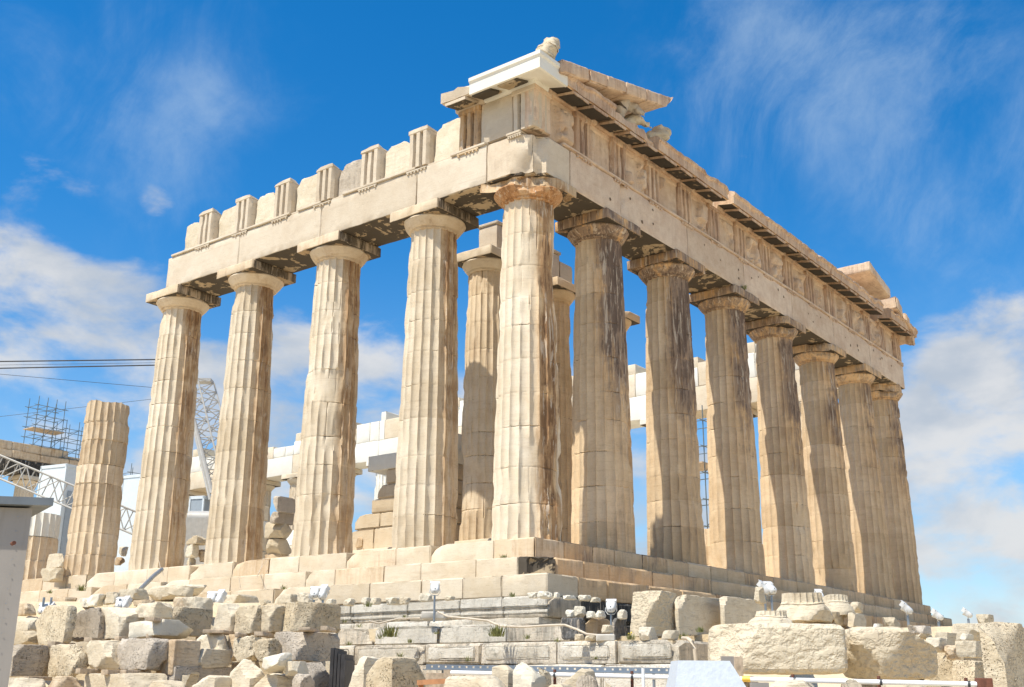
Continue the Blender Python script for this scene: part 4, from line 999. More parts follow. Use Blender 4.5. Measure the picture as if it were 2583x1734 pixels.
P3('hollowed ochre stone in shade below the carved block', 1860, 1920, 1965, 590, 672, 14.4, RO, group=GE, n=5, amp=.1)
P3('cream carved block with mouldings beside the tall right block', 1898, 2080, 2128, 455, 560, 16.0, RC, group=GE, n=14, chips=2, amp=.02)
P3('squared cream block on the carved moulded block', 2058, 2120, 2155, 402, 462, 16.8, RC, group=GE, n=12, chips=2)
P3('cream block with chipped corner in front of the carved block', 1935, 2040, 2105, 560, 662, 13.9, RC, group=GE, n=10)
P3('small tilted pale stone on the chipped block', 1950, 1990, 2035, 515, 552, 14.0, RW, group=GE, n=5, tilt=10)
P3('rough pale block at the foot of the tall right block', 1880, 2040, 2125, 672, 800, 13.2, RP, group=GE, n=8, zb=GR)
P3('tall squared block with rough left face at the right frame edge', 2108, 2235, 2460, 430, 835, 11.0, RP, group=GC, n=16, chips=2, amp=.03, zb=GR)
P3('low cream block with a worn top under the huge boulder', 828, 1190, 1318, 800, 880, 9.6, RC, group=GC, n=5, zb=GR, yaw=35)
P3('cream block with cut end under the gap of the boulders', 1300, 1400, 1455, 783, 880, 9.4, RC, group=GC, n=8, zb=GR, yaw=30)
P3('low pale block along the bottom right edge', 1535, 1900, 2095, 822, 880, 10.2, RC, group=GC, n=6, zb=GR, yaw=30)
P3('dark block in shade under the first huge boulder', 640, 800, 1200, 772, 880, 13.0, RG, group=GC, n=10, zb=GR, yaw=45)
P3('dark block in shade under the second huge boulder', 1380, 1500, 1900, 796, 880, 13.2, RG, group=GC, n=10, zb=GR, yaw=45)

# fluted capital fragments lying upside down
def capital(label, px0, px1, yt, yb, D, seed, cuts=()):
    q = 2.3764; a, b_ = at(1600+px0/q, 1380+yb/q, D), at(1600+px1/q, 1380+yb/q, D); c = (a+b_)/2; R = np.linalg.norm(b_-a)/2
    t = at(1600+(px0+px1)/2/q, 1380+yt/q, D); h = t[2]-c[2]
    n = 120; V = []; prof = [(1.0, 0), (1.0, .12), (.97, .2), (.90, .34), (.82, .46), (.74, .56), (.70, .60), (.72, .63), (.69, .66), (.68, .70), (.665, .80), (.655, .92), (.65, 1.0)]
    th = np.arange(n)/n*2*math.pi; fl_ = np.sqrt(np.clip(1-(2*((np.arange(n) % 6)/6)-1)**2, 0, 1))
    for r, z in prof:
        rr = R*(r - (.055*fl_ if z > .68 else 0)); V.append(np.stack([c[0]+rr*np.cos(th), c[1]+rr*np.sin(th), np.full(n, c[2]+h*z)], 1))
    V = np.concatenate(V); d = V-c; d[:, 2] = 0; d /= np.linalg.norm(d, axis=1)[:, None]
    nz = fbm(V*2.6+seed, seed, 4); V = V - d*(np.clip(nz-.05, 0, 1)*.32*R)[:, None]; V[:, 2] += vn(V*3, seed)*.03
    for pt, nr in cuts:
        nr = np.asarray(nr, float)/np.linalg.norm(nr); e = (V-c)/R @ nr - pt + fbm(V*3, seed+2, 3)*.12; V = V - np.maximum(e, 0)[:, None]*nr*R
    Fc = [(i*n+k, i*n+(k+1) % n, (i+1)*n+(k+1) % n, (i+1)*n+k) for i in range(len(prof)-1) for k in range(n)] + [tuple(range(n))[::-1], tuple((len(prof)-1)*n+k for k in range(n))]
    mb = MB(); mb.add(V, Fc); tag(mb.build('capital_fragment', RC, None, loc=c), label, 'capital', 'fluted capital fragments lying upside down')
capital('largest fluted capital fragment lying upside down on the right rubble', 832, 1195, 278, 452, 16.9, 5, [(.72, (-.2, -1, -.3))])
capital('low fluted capital fragment left of the largest one', 682, 972, 382, 470, 16.2, 6, [(.8, (.6, -1, 0))])
capital('fluted capital fragment half hidden behind the largest one', 1100, 1325, 298, 420, 17.6, 9)

# ------------------------------------------------------------------ timber, boards, pipes and small hardware
def bx3(mb, c, ex, ey, ez, s, mi=0):
    """oriented box: centre c, axes, full sizes s"""
    P, Fc, e, sd_ = shell(np.array([-.5, .5]), np.array([-.5, .5]), np.array([-.5, .5]))
    V = c + P[:, :1]*ex*s[0] + P[:, 1:2]*ey*s[1] + P[:, 2:]*ez*s[2]
    if np.dot(np.cross(ex, ey), ez) < 0: Fc = [f[::-1] for f in Fc]
    mb.add(V, Fc, 0, 0, mi)
UZ = np.array([0, 0, 1.0])
for k, (x, y, w, h, D) in enumerate(((405, 640, 45, 30, 17.1), (640, 612, 50, 26, 17.0), (825, 605, 30, 26, 16.8), (1030, 590, 40, 26, 16.9), (1440, 560, 130, 22, 17.0), (1590, 582, 22, 30, 16.9), (1730, 575, 55, 26, 16.8), (2025, 545, 75, 22, 16.5), (2150, 540, 45, 26, 16.5),
        (580, 815, 30, 32, 15.9), (750, 822, 40, 30, 15.8), (870, 822, 40, 30, 15.7), (1035, 480, 60, 24, 16.6), (250, 862, 36, 24, 15.9), (1860, 752, 40, 26, 15.8))):
    c = at(T1(x), 1380+T1(y), D); mb = MB(); sc = D/F/2.5956
    wbox(mb, (-.5*w*sc, -.4, -.5*h*sc), (.5*w*sc, .4, .5*h*sc), .2, .015, .006, .002, 900+k, xf=lambda P, c=c: c + P[:, :1]*rh + P[:, 1:2]*fh + P[:, 2:]*UZ)
    o = mb.build('timber_spacer', WOOD, None, loc=c); tag(o, 'short timber spacer wedged between stacked stone blocks', 'timber', 'timber spacers between the stacked blocks')
bo = empty('board_stack', [*at(866, 1700, 15.6)[:2], GR]); tag(bo, 'stack of dark upright boards at the right end of the rubble pile', 'boards')
for k, (x0, x1, yt) in enumerate(((847, 856, 1637), (857, 864, 1641), (865, 872, 1651), (873, 881, 1652), (880, 884, 1666))):
    p0, p1 = at(x0, yt, 15.6-.05*k), at(x1, yt, 15.6-.05*k); mb = MB(); w = np.linalg.norm(p1-p0); c = (p0+p1)/2; h = c[2]-GR
    bx3(mb, np.array([c[0], c[1], GR+h/2]), rh, fh, UZ, (w*.96, .9, h)); mb.build('board', BOARD, bo)

def pipe_thing(name, label, cat, pts, r, mat, group=None):
    mb = MB(); tube(mb, pts, r, 12); b = np.asarray(pts[0]); o = mb.build(name, mat, None, loc=b); return tag(o, label, cat, group)
pr = empty('pipe_rail', at(1800, 1712, 10.0)); tag(pr, 'long white pipe rail on rusty brackets along the bottom of the frame', 'pipe')
PA, PB = at(1138, 1697, 11.2), at(2478, 1727, 9.3)
def pl(px):
    k = (px-W/2)/F; d = PB-PA; v = PA-CAM; t = (k*(v @ fw) - v @ rt)/(d @ rt - k*(d @ fw)); return PA+d*t
mb = MB(); tube(mb, [pl(1138), pl(1500), pl(1850), pl(2200), pl(2478)], .021, 14); mb.build('pipe', PIPE, pr)
for px in (1400, 1596, 2005, 2223, 2445):
    p = pl(px); mb = MB(); ed = (PB-PA)/np.linalg.norm(PB-PA)
    tube(mb, [p-ed*.010, p+ed*.010], .026, 14); mb.build('clamp', DARK, pr)
    mb = MB(); q = p+fh*.06; tube(mb, [[q[0], q[1], GR], q+UZ*.05], .015, 8); bx3(mb, p+fh*.04, rh, fh, UZ, (.02, .07, .03)); mb.build('bracket', RUST, pr)
p = pl(1883); ed = (PB-PA)/np.linalg.norm(PB-PA); mb = MB(); tube(mb, [p-ed*.035, p+ed*.035], .025, 14); mb.build('tape_band', YELLOW, pr)
p = pl(2482); mb = MB(); wbox(mb, (-.055, -.05, -.2), (.055, .05, .05), .1, .01, .004, 0, 3, xf=lambda P: p + P[:, :1]*rh + P[:, 1:2]*fh + P[:, 2:]*UZ); mb.build('end_box', RUST, pr)
p = at(1622, 1686, 9.6); pipe_thing('thin_post', 'thin white upright post crossing the white pipe', 'post', [[p[0], p[1], GR-.3], p], .014, PIPE)
mb = MB()
a, b_ = at(1075, 1682, 14.0), at(1705, 1692, 13.0); e = (b_-a)/np.linalg.norm(b_-a); L = np.linalg.norm(b_-a); nrm = np.cross(e, UZ); nrm /= np.linalg.norm(nrm)
for k in range(34):
    bx3(mb, a+e*L*(k+.35)/34, e, nrm, UZ, (L/34*.7, .012, .055)); bx3(mb, a+e*L*(k+.85)/34+UZ*.020, e, nrm, UZ, (L/34*.301, .012, .015)); bx3(mb, a+e*L*(k+.85)/34-UZ*.018, e, nrm, UZ, (L/34*.301, .012, .019))
bx3(mb, (a+b_)/2-UZ*.034+nrm*.05, e, nrm, UZ, (L, .11, .012))
for t in (.08, .5, .92):
    q = a+e*L*t+nrm*.05; tube(mb, [[q[0], q[1], GR], q-UZ*.04], .02, 6)
tag(mb.build('cable_tray', STEEL, None, loc=[*a[:2], GR]), 'blue grey perforated cable tray in front of the foundation', 'tray')
# tapered white plastic cover
c = at(1765, 1668, 8.0); V = []
for z, hl, hr, hd in ((c[2], .178, .178, .17), (c[2]-.20, .215, .285, .24), (c[2]-.36, .245, .36, .30), (GR-.25, .26, .38, .32)):
    for sx, sy in ((-1, -1), (1, -1), (1, 1), (-1, 1)): V.append(np.array([c[0], c[1], 0]) + rh*(hr if sx > 0 else -hl)+fh*sy*hd+UZ*z)
mb = MB(); mb.add(V, [(0, 1, 2, 3)] + [(i*4+k, i*4+4+k, i*4+4+(k+1) % 4, i*4+(k+1) % 4) for i in range(3) for k in range(4)] + [(15, 14, 13, 12)])
tag(mb.build('tapered_cover', TANK, None, loc=[c[0], c[1], GR-.25], sharp=20), 'bluish white tapered box standing in front of the white pipe', 'cover')
# small cabinet posts behind it
mb = MB()
p0 = at(1834, 1656, 11.6); bx3(mb, np.array([p0[0], p0[1], (p0[2]+GR)/2]), rh, fh, UZ, (.125, .05, p0[2]-GR))
tag(mb.build('signal_board', CABIN, None, loc=[*p0[:2], GR]), 'narrow beige upright board under the huge boulder edge', 'board')
p0 = at(1862, 1657, 11.8); mb = MB(); bx3(mb, np.array([p0[0], p0[1], (p0[2]+GR)/2]), rh, fh, UZ, (.08, .06, p0[2]-GR)); 
tag(mb.build('wooden_post', WOOD, None, loc=[*p0[:2], GR]), 'short timber post right of the narrow beige board', 'post')
p0 = at(1915, 1722, 9.2); jb = MB(); wbox(jb, (-.07, -.04, -.12), (.07, .04, .0), .1, .01, .003, 0, 4, xf=lambda P: p0 + P[:, :1]*rh + P[:, 1:2]*fh + P[:, 2:]*UZ)
tube(jb, [[p0[0], p0[1], GR], p0-UZ*.11], .015, 6); tag(jb.build('junction_box', CABIN, None, loc=[*p0[:2], GR]), 'grey junction box hanging below the white pipe', 'box')
mb = MB(); a = at(1062, 1722, 12.4); b_ = at(1142, 1718, 12.0); bx3(mb, (a+b_)/2, (b_-a)/np.linalg.norm(b_-a), fh, UZ, (.62, .5, .05)); tube(mb, [[a[0], a[1], GR], a], .03, 6); tube(mb, [[b_[0], b_[1], GR], b_-UZ*.02], .03, 6)
tag(mb.build('plank', PLANK, None, loc=[*a[:2], GR]), 'reddish wooden plank bridging low stones', 'plank')
mb = MB(); a = at(1130, 1690, 12.8); bx3(mb, np.array([a[0], a[1], (a[2]+GR)/2]), rh, fh, UZ, (.09, .12, a[2]-GR)); b_ = at(1098, 1712, 13); bx3(mb, np.array([b_[0], b_[1], (b_[2]+.06+GR)/2]), rh, fh, UZ, (.2, .2, b_[2]+.06-GR)); tag(mb.build('wooden_trestle', WOOD, None, loc=[*a[:2], GR]), 'weathered timber trestle at the left end of white pipe', 'trestle')
for lb, x, y, w, h, D in (('concrete cable box under the single floodlight', 1092, 1552, 57, 17, 24.0), ('pale concrete box at the end of the beige cables', 1528, 1609, 46, 17, 20.8)):
    c = at(x, y, D); s_ = D/F; mb = MB(); wbox(mb, (-w*s_/2, 0, -h*s_/2), (w*s_/2, .35, h*s_/2), .2, .02, .01, .003, 5, xf=lambda P, c=c: c + P[:, :1]*rh + P[:, 1:2]*fh + P[:, 2:]*UZ)
    tag(mb.build('cable_box', CONC, None, loc=c-UZ*h*s_/2), lb, 'box', 'concrete cable boxes')
# cables over the ledges
def path(P, D): return [at(x, y, d) for (x, y), d in zip(P, D)]
pipe_thing('ledge_cable', 'pair of beige cables snaking over the foundation ledge', 'cable', path([(1105, 1544), (1130, 1556), (1175, 1560), (1230, 1566), (1262, 1580), (1320, 1582), (1380, 1578), (1425, 1577), (1455, 1588), (1480, 1600), (1508, 1603)], [23.5, 23.2, 22.8, 22.6, 22.4, 22, 21.6, 21.4, 21.2, 21, 20.9]), .022, CABLE)
pipe_thing('ledge_cable', 'thin beige cable lying behind the tuft on the ledge', 'cable', path([(930, 1567), (955, 1573), (985, 1566), (1005, 1561), (1060, 1560)], [23.4]*5), .018, CABLE)
pipe_thing('ledge_cable', 'bundle of beige cables hanging over the dark foundation corner', 'cable', path([(1722, 1610), (1735, 1611), (1746, 1620), (1752, 1638), (1755, 1665), (1756, 1700)], [20.0, 19.6, 19.3, 19.2, 19.2, 19.2]), .032, CABLE)
pipe_thing('dark_pipe', 'dark grey pipe leaning on the lower temple step', 'pipe', [at(354, 1487, 35.0), at(388, 1453, 36.0), at(408, 1437, 36.6)], .07, STEEL)
for lb, P in (('thin grey cable draped over the steps left of the leaning pipe', [(405, 1435), (402, 1420), (398, 1410)]), ('thin cable hanging down the steps in a notch', [(672, 1415), (660, 1430), (652, 1448), (648, 1455)]), ('thin cable running down the step joint to the floodlights', [(603, 1458), (606, 1480), (609, 1500), (580, 1502)])):
    pipe_thing('step_cable', lb, 'cable', [hit(x, y, 0, -.12 if y < 1447 else -1.0) for x, y in P], .012, CABLE)
# overhead lines
for lb, y0, y1, r_ in (('upper thick black overhead cable left of the columns', 912, 907, .035), ('lower thick black overhead cable left of the columns', 929, 921, .035), ('thin overhead wire sloping down to the right', 946, 981, .012), ('thin faint overhead wire rising to the right', 1049, 1003, .010), ('hair thin wire just under the thick overhead cables', 921, 915, .010)):
    a, b_ = at(-900, y0+ (y0-y1)*2.3, 52), at(420, y1, 56); pts = [a*(1-t)+b_*t for t in np.linspace(0, 1, 8)]
    pipe_thing('overhead_cable', lb, 'cable', pts, r_, BLACKC, 'overhead cables')

# floodlights
def lamp(px, py, D, aim, size, post_z, label, twin=None, sticks=True):
    size = size*.52; c = at(px, py, D); root = empty('floodlight', [c[0], c[1], post_z]); tag(root, label, 'floodlight', 'white floodlights lighting the temple')
    for k, (dx, a2) in enumerate(((0, aim),)+(((twin[0], twin[1]),) if twin else ())):
        az, el = math.radians(a2[0]), math.radians(a2[1])      # azimuth from the view axis (+ = right), elevation of the beam
        hd = fh*math.cos(az)+rh*math.sin(az); f_ = hd*math.cos(el)+UZ*math.sin(el); s_ = np.cross(f_, UZ); s_ /= np.linalg.norm(s_); t_ = np.cross(s_, f_)
        cc = c + rh*dx*.66
        def fr_(P, cc=cc): return cc + size*(P[:, :1]*s_ + P[:, 1:2]*f_ + P[:, 2:]*t_)
        mb = MB()
        ring = []
        for y, wx, wz in ((-.62, .18, .14), (-.58, .26, .22), (-.40, .38, .32), (-.05, .44, .38), (.30, .46, .40), (.34, .50, .44), (.46, .50, .44)):
            for q in range(20):
                th = 2*math.pi*q/20; cx_, sx_ = math.cos(th), math.sin(th); e = .55
                ring.append((wx*math.copysign(abs(cx_)**e, cx_), y, wz*math.copysign(abs(sx_)**e, sx_)))
        V = fr_(np.array(ring)); n = 20; m_ = len(V)//n
        Fc = [(i*n+j, i*n+(j+1) % n, (i+1)*n+(j+1) % n, (i+1)*n+j) for i in range(m_-1) for j in range(n)] + [tuple(range(n))[::-1]] + [tuple((m_-1)*n+j for j in range(n))]
        if np.dot(np.cross(s_, f_), t_) > 0: Fc = [q[::-1] for q in Fc]
        mb.add(V, Fc)
        hd_o = mb.build('lamp_head', WHITE, root, sharp=50)
        mb = MB(); box(mb, (-.42, .465, -.36), (.42, .475, .36), xf=fr_); mb.build('lens', LENS, hd_o)
        mb = MB(); box(mb, (-.50, .46, .40), (.50, .95, .44), xf=fr_); box(mb, (-.50, .46, -.1), (-.47, .8, .40), xf=fr_); box(mb, (.47, .46, -.1), (.50, .8, .40), xf=fr_); mb.build('visor', WHITE, hd_o)
        mb = MB(); box(mb, (-.05, -.50, .27), (.05, -.36, .36), xf=fr_); box(mb, (-.045, -.635, -.02), (.045, -.6, .12), xf=fr_); mb.build('latch', STEEL, hd_o)
        mb = MB(); p = cc-UZ*size*.62
        for sg in (-1, 1): tube(mb, [cc+s_*size*.50*sg, cc+s_*size*.54*sg-UZ*size*.3, p+s_*size*.3*sg], .018*size/.4, 6)
        tube(mb, [p-s_*size*.3, p+s_*size*.3], .02*size/.4, 6)
        mb.build('bracket', WHITE, root)
        mb = MB(); tube(mb, [p, [p[0], p[1], post_z]], .022, 8); mb.build('post', STEEL, root)
E0 = (15, 35)
lamp(107, 1541, 20.0, (-8, 38), .30, -2.15, 'white twin floodlight nearest the cabin above the first boulder', ( .20, (35, 55)))
lamp(301, 1526, 20.2, (-8, 38), .30, -2.15, 'white twin floodlight second from the cabin behind cream block', ( .17, (35, 55)))
lamp(532, 1512, 20.6, (-5, 30), .34, -2.15, 'white twin floodlight with visible bracket in the pile gap', (.25, (35, 55)))
lamp(793, 1499, 21.0, (-5, 30), .34, -2.15, 'white twin floodlight above the grey pitted rounded block', (.25, (35, 55)))
lamp(1097, 1487, 24.0, (-5, 30), .40, -2.32, 'single white floodlight on the grey ledge below the left flank', None)
lamp(1541, 1533, 22.4, (10, 30), .40, -2.70, 'single white floodlight among white rubble right of the ledge corner', None)
lamp(1945, 1487, 20.2, (-25, 30), .34, -2.62, 'white twin floodlight above the fluted capital fragments', (-.18, (-60, 40)))
lamp(2068, 1503, 23.0, (-10, 35), .30, -2.62, 'small white floodlight peeping between two capital fragments', None)
lamp(2288, 1537, 18.5, (-60, 38), .30, -2.62, 'white floodlight in front of the far step corner', None)
lamp(2366, 1554, 18.5, (-60, 35), .28, -2.62, 'white floodlight second from right against the step end', None)
lamp(2441, 1549, 20.5, (-60, 35), .27, -2.62, 'rightmost white floodlight standing against the sky', None)

# weeds
def weed(px, py, D, h, n, label, flower=False, w=.5, plane=None):
    c = at(px, py, D) if plane is None else hit(px, py, *plane); rg = random.Random(int(px*7+py)); mb = MB(); h *= .62; n = int(n*1.6)
    for k in range(n):
        a = rg.uniform(0, 6.28); s_ = rg.uniform(.4, 1)*h; ln = rg.uniform(.1, w)*h; d = np.array([math.cos(a), math.sin(a), 0]); q = np.array([-d[1], d[0], 0])
        b0 = c + d*rg.uniform(0, .7)*h; m_ = b0+d*ln*.5+UZ*s_*.65; t_ = b0+d*ln+UZ*s_; wd_ = h*.04
        mb.add([b0-q*wd_, b0+q*wd_, m_+q*wd_*.8, m_-q*wd_*.8, t_], [(0, 1, 2, 3), (3, 2, 4)])
    if flower:
        for k in range(5):
            p = c + np.array([rg.uniform(-.4, .4)*h, rg.uniform(-.4, .4)*h, rg.uniform(.5, 1.0)*h])
            mb.add([p+np.array([.02, 0, 0]), p+np.array([0, .02, 0]), p-np.array([.02, 0, 0]), p-np.array([0, .02, 0]), p+UZ*.02], [(0, 1, 4), (1, 2, 4), (2, 3, 4), (3, 0, 4)], mi=1)
    o = mb.build('weed_tuft', [GRASS, YFLOWER], None, loc=c); tag(o, label, 'plant', 'weed tufts growing in the stonework')
weed(983, 1607, 22.9, .42, 70, 'large green weed growing in a joint of the grey ledge')
weed(1253, 1606, 21.9, .40, 60, 'dark green weed in the gap between two ledge boulders')
weed(928, 1531, 24.5, .22, 30, 'small green tuft on the ledge near the pitted block')
weed(1272, 1412, 29, .26, 40, 'grassy tuft growing on the step below the corner column', plane=(0, -.35))
weed(1292, 1506, 25.2, .20, 30, 'green tuft under the lowest step corner')
weed(205, 1491, 33, .35, 40, 'green tuft on the steps under the broken drum column')
weed(125, 1497, 33, .22, 30, 'small tuft on the steps nearest the cabin')
weed(1590, 1614, 20.4, .22, 40, 'yellow flowering tuft at the foot of the big rough block', True)
weed(1722, 1612, 20.6, .22, 36, 'green tuft beside the hanging cable bundle')
weed(1035, 1622, 20.3, .14, 30, 'green sprig on the top edge of the panelled course')
weed(880, 1628, 20.0, .14, 30, 'sprig in the joint beside the dark boards')
weed(715, 1487, 30, .22, 24, 'thin tuft on the middle step above the right twin floodlight')
weed(1020, 1558, 23.2, .12, 30, 'low green growth under the moulded ledge course')
weed(1877, 731, 38, .30, 50, 'dark green bush sprouting beside the third front capital', plane=(1, .05))
weed(1765, 1595, 20.9, .2, 30, 'grass tuft in the shade of the split brown block')

for k, (x, y, D, h) in enumerate(((905, 1583, 23.0, .16), (958, 1612, 22.8, .2), (1100, 1600, 22.5, .14), (1160, 1561, 23.2, .14), (1330, 1612, 21.6, .18), (1405, 1620, 20.8, .16), (1180, 1668, 19.8, .16), (1500, 1664, 19.8, .14), (1010, 1660, 19.9, .2), (870, 1571, 23.2, .16))):
    weed(x, y, D, h, 18, 'thin dry weed growing in a joint of the grey foundation', w=.9)
# pediment sculptures
def lump(name, label, cat, pts, mat, seed, nz=.12):
    """weathered figure: a swollen path of radii"""
    mb = MB(); P = [np.asarray(p[:3], float) for p in pts]; R = [p[3] for p in pts]
    # resample
    tt = np.linspace(0, len(P)-1, (len(P)-1)*6+1); PP, RR = [], []
    for t in tt:
        i = min(int(t), len(P)-2); f = t-i; f2 = f*f*(3-2*f); PP.append(P[i]*(1-f)+P[i+1]*f); RR.append(R[i]*(1-f2)+R[i+1]*f2)
    tube(mb, PP, RR, 24); V = mb.v[-1]; c = np.repeat(np.array(PP), 24, 0); d = V-c; d /= np.maximum(1e-6, np.linalg.norm(d, axis=1))[:, None]
    mb.v[-1] = V + d*(fbm(V*3.2+seed, seed, 4)*nz*1.6)[:, None]
    b = V.mean(0); b[2] = V[:, 2].min(); o = mb.build(name, mat, None, loc=b, sharp=60); tag(o, label, cat); return o
lump('horse_head_sculpture', 'weathered horse head sculpture under the raking cornice of the gable', 'sculpture', [(4.3, -.1, 13.76, .16), (4.35, -.15, 14.1, .24), (4.6, -.2, 14.38, .22), (4.95, -.32, 14.36, .15), (5.2, -.45, 14.18, .10), (5.25, -.5, 14.08, .02)], RG, 3)
lump('horse_head_sculpture', 'second weathered horse head leaning over the gable edge', 'sculpture', [(5.0, .1, 13.76, .2), (5.2, 0, 14.1, .22), (5.45, -.1, 14.25, .18), (5.75, -.25, 14.1, .12), (5.85, -.4, 13.95, .03)], RC, 8)
lump('torso_sculpture', 'headless reclining torso sculpture at the gable end', 'sculpture', [(6.2, -.1, 13.78, .10), (6.45, -.12, 13.95, .18), (6.75, -.15, 14.15, .24), (7.0, -.12, 14.32, .26), (7.15, -.1, 14.50, .20), (7.2, -.1, 14.6, .05)], RC, 12)
lump('lion_head_stub', 'worn stone animal stump standing on the gable corner', 'sculpture', [(.0, -.35, 13.70, .30), (.1, -.35, 13.95, .28), (.2, -.35, 14.15, .25), (.3, -.33, 14.35, .24), (.38, -.32, 14.5, .20), (.40, -.32, 14.62, .06)], RC, 15)

# ------------------------------------------------------------------ site plant behind the temple: crane, containers, scaffolds
def truss(name, label, cat, a, b_, w, h, n, mat, r=.05, group=None, parent=None):
    a, b_ = np.asarray(a, float), np.asarray(b_, float); e = (b_-a)/np.linalg.norm(b_-a); s_ = np.cross(e, UZ); s_ /= np.linalg.norm(s_); t_ = np.cross(s_, e); mb = MB()
    cs = [(-w/2, -h/2), (w/2, -h/2), (w/2, h/2), (-w/2, h/2)]
    pt = lambda i, k: a+(b_-a)*i/n + s_*cs[k][0] + t_*cs[k][1]
    for k in range(4): tube(mb, [pt(0, k), pt(n, k)], r, 6)
    for i in range(n+1):
        for k in range(4):
            tube(mb, [pt(i, k), pt(i, (k+1) % 4)], r*.6, 5)
            if i < n: tube(mb, [pt(i, k), pt(i+1, (k+1) % 4)] if i % 2 else [pt(i, (k+1) % 4), pt(i+1, k)], r*.6, 5)
    o = mb.build(name, mat, parent, loc=None if parent else a)
    return tag(o, label, cat, group) if label else o
truss('lattice_boom', 'white lattice boom sloping down behind the broken drum column', 'crane boom', at(-260, 1070, 47), at(400, 1345, 47), .9, .9, 16, CRANE, .045)
cr = empty('crawler_crane', [*hit(575, 1400, 1, 44)[:2], 0]); tag(cr, 'white lattice crane standing inside the temple behind the flank columns', 'crane')
ct, cb = at(503, 975, 52), at(590, 1330, 50)
truss('boom', None, None, ct, cb, 1.0, 1.0, 14, CRANE, .042, parent=cr)
mb = MB(); tube(mb, [at(489, 1060, 51), at(535, 1245, 50)], .10, 8); tube(mb, [at(480, 1040, 51.5), at(530, 1262, 50)], .07, 8); mb.build('backstay', CRANE, cr)
mb = MB(); bx3(mb, at(512, 962, 52), rh, fh, UZ, (.9, .6, .16)); mb.build('boom_head', CRANE, cr)
mb = MB(); c = at(500, 1365, 48); bx3(mb, np.array([c[0], c[1], c[2]+.45]), rh, fh, UZ, (1.6, 1.4, .9)); tube(mb, [c+UZ*.95-rh*.5, c+UZ*.95+rh*.5], .35, 12); bx3(mb, np.array([c[0], c[1], (c[2]+.0)/2]), rh, fh, UZ, (2.2, 1.6, c[2])); mb.build('engine_house', CRANE, cr)
def container(label, px0, pxm, px1, yt, yb, D, yaw, m1, group='site containers inside the temple'):
    y = math.radians(yaw); eL = np.array([-math.sin(y), math.cos(y), 0]); eR = np.array([math.cos(y), math.sin(y), 0]); o = at(pxm, yb, D); h = inv_py(o, UZ, yt); om = at(pxm, (yt+yb)/2, D)
    l = min(6, abs(inv_px(om, eL, px0))); r = min(4, abs(inv_px(om, eR, px1))); zb = .0; h += o[2]-zb; o[2] = zb
    root = empty('site_container', o); tag(root, label, 'container', group)
    mb = MB(); n = int(max(4, l/.2))
    fn = lambda P: o + P[:, :1]*eL + P[:, 1:2]*eR + P[:, 2:]*UZ
    box(mb, (0, 0, 0), (l, r, h), xf=lambda P: fn(P))
    mb.f = [f[::-1] for f in mb.f]
    mb.build('body', m1, root)
    mb = MB()
    for u in (-.03, l-.05): box(mb, (u, -.03, 0), (u+.08, .05, h+.03), xf=fn)
    box(mb, (-.03, -.03, h-.1), (l+.03, .05, h+.04), xf=fn); box(mb, (-.04, -.02, h-.1), (.02, r, h+.04), xf=fn); box(mb, (-.04, r-.05, 0), (.04, r+.03, h+.02), xf=fn)
    mb.f = [f[::-1] for f in mb.f]; mb.build('frame', CONT, root)
    mb = MB(); box(mb, (-.035, r*.25, .3), (-.012, r*.75, h*.8), xf=fn); mb.f = [f[::-1] for f in mb.f]; mb.build('door', CONTG, root)
container('white site container behind the lattice boom and drum column', 88, 152, 192, 1172, 1300, 50, 12, CONT)
container('grey white container right of the broken drum column', 300, 346, 360, 1198, 1300, 53, 10, CONT)
container('dark sided container seen between two flank columns', 470, 505, 560, 1253, 1360, 50, 20, CONTG)
mb = MB()
def scaffold(label, x0, x1, y0, y1, z0, z1, nx, nz, deck=None):
    root = empty('scaffold', (x0, y0, z0)); tag(root, label, 'scaffold', 'steel scaffolds on the ruin'); mb = MB(); xs = np.linspace(x0, x1, nx+1); zs = np.linspace(z0, z1, nz+1)
    for x in xs:
        for y in (y0, y1): tube(mb, [[x, y, z0], [x, y, z1+.7]], .028, 5)
    for z in zs:
        for y in (y0, y1): tube(mb, [[x0-.3, y, z], [x1+.3, y, z]], .024, 5)
        for x in xs: tube(mb, [[x, y0-.2, z], [x, y1+.2, z]], .022, 5)
    for i in range(nx):
        for k in range(nz):
            if (i+k) % 2 == 0: tube(mb, [[xs[i], y0, zs[k]], [xs[i+1], y0, zs[k+1]]], .022, 5)
    mb.build('frame', SCAF, root)
    if deck is not None:
        mb = MB(); box(mb, (x0-.2, y0, deck), (x1+.2, y1, deck+.06)); mb.build('deck', WOOD, root)
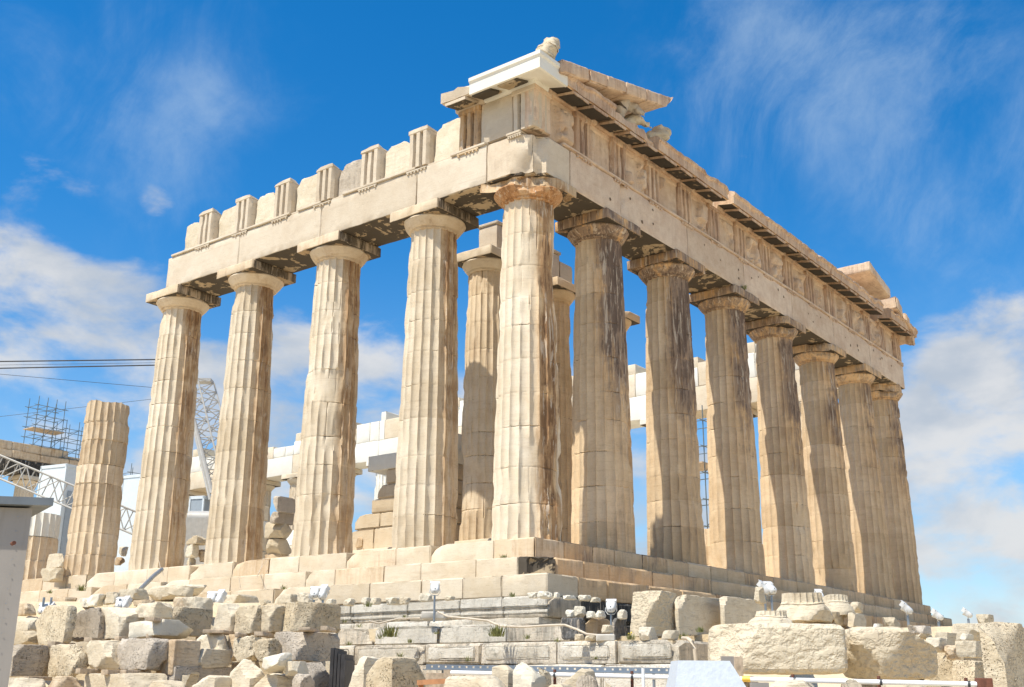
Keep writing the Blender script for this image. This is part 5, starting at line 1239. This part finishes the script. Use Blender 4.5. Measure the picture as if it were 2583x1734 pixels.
scaffold('tall steel scaffold tower standing on the west beam', 19.4, 21.6, 61.8, 63.2, 13.3, 16.4, 3, 4, 14.6)
scaffold('lower wide steel scaffold right of the tower on west beam', 21.9, 26.2, 61.8, 63.2, 12.7, 15.0, 4, 3, None)
scaffold('small scaffold on the far wall right of the drum column', 25.2, 27.4, 57.5, 59, 9.3, 11.6, 2, 3, None)
q = at(1782, 1300, 50); scaffold('steel scaffold tower seen between the front columns', q[0]-.9, q[0]+.6, q[1]-.5, q[1]+1.0, .72, 8.0, 1, 6, 6.0)

# site cabin at the left edge
b0 = at(20, 1734, 8.6); cb_ = empty('site_cabin', [b0[0], b0[1], -4.6]); tag(cb_, 'pale grey panelled site cabin with dark flat roof at the left edge', 'cabin')
tz = b0 + UZ*inv_py(b0, UZ, 1283)
yw = math.radians(-38); dA = rh*math.cos(yw)+fh*math.sin(yw); dB = -rh*math.sin(yw)+fh*math.cos(yw)
dA = -(rh*math.cos(math.radians(10))+fh*math.sin(math.radians(10)))     # front wall runs left
dB = fh*math.cos(math.radians(34))-rh*math.sin(math.radians(34))        # side wall runs away, out of sight
mb = MB(); bx3(mb, b0+dA*1.5+dB*1.2+UZ*((tz[2]-4.6)/2-b0[2]), dA, dB, UZ, (3.0, 2.4, tz[2]+4.6)); mb.build('wall', CABIN, cb_)
mb = MB()
cc = b0+dA*1.5+dB*1.2; bx3(mb, np.array([cc[0], cc[1], tz[2]+.045]), dA, dB, UZ, (3.26, 2.6, .06)); mb.build('roof', ROOF, cb_)
mb = MB(); q = b0-dB*.012+dA*.10
for k in range(26): bx3(mb, np.array([q[0], q[1], -4.3+k*.11]), dA, dB, UZ, (.006, .004, .006))
mb.build('rivets', STEEL, cb_)
mb = MB()
for k in (.62, 1.6): q = b0+dA*k; bx3(mb, np.array([q[0], q[1], (tz[2]-4.6)/2])-dB*.004, dA, dB, UZ, (.014, .012, tz[2]+4.55))
mb.build('panel_seam', STEEL, cb_)
mb = MB(); q = at(31, 1372, 8.5); tube(mb, [q, q-dB*.07], .016, 8); mb.build('bolt', RUST, cb_)
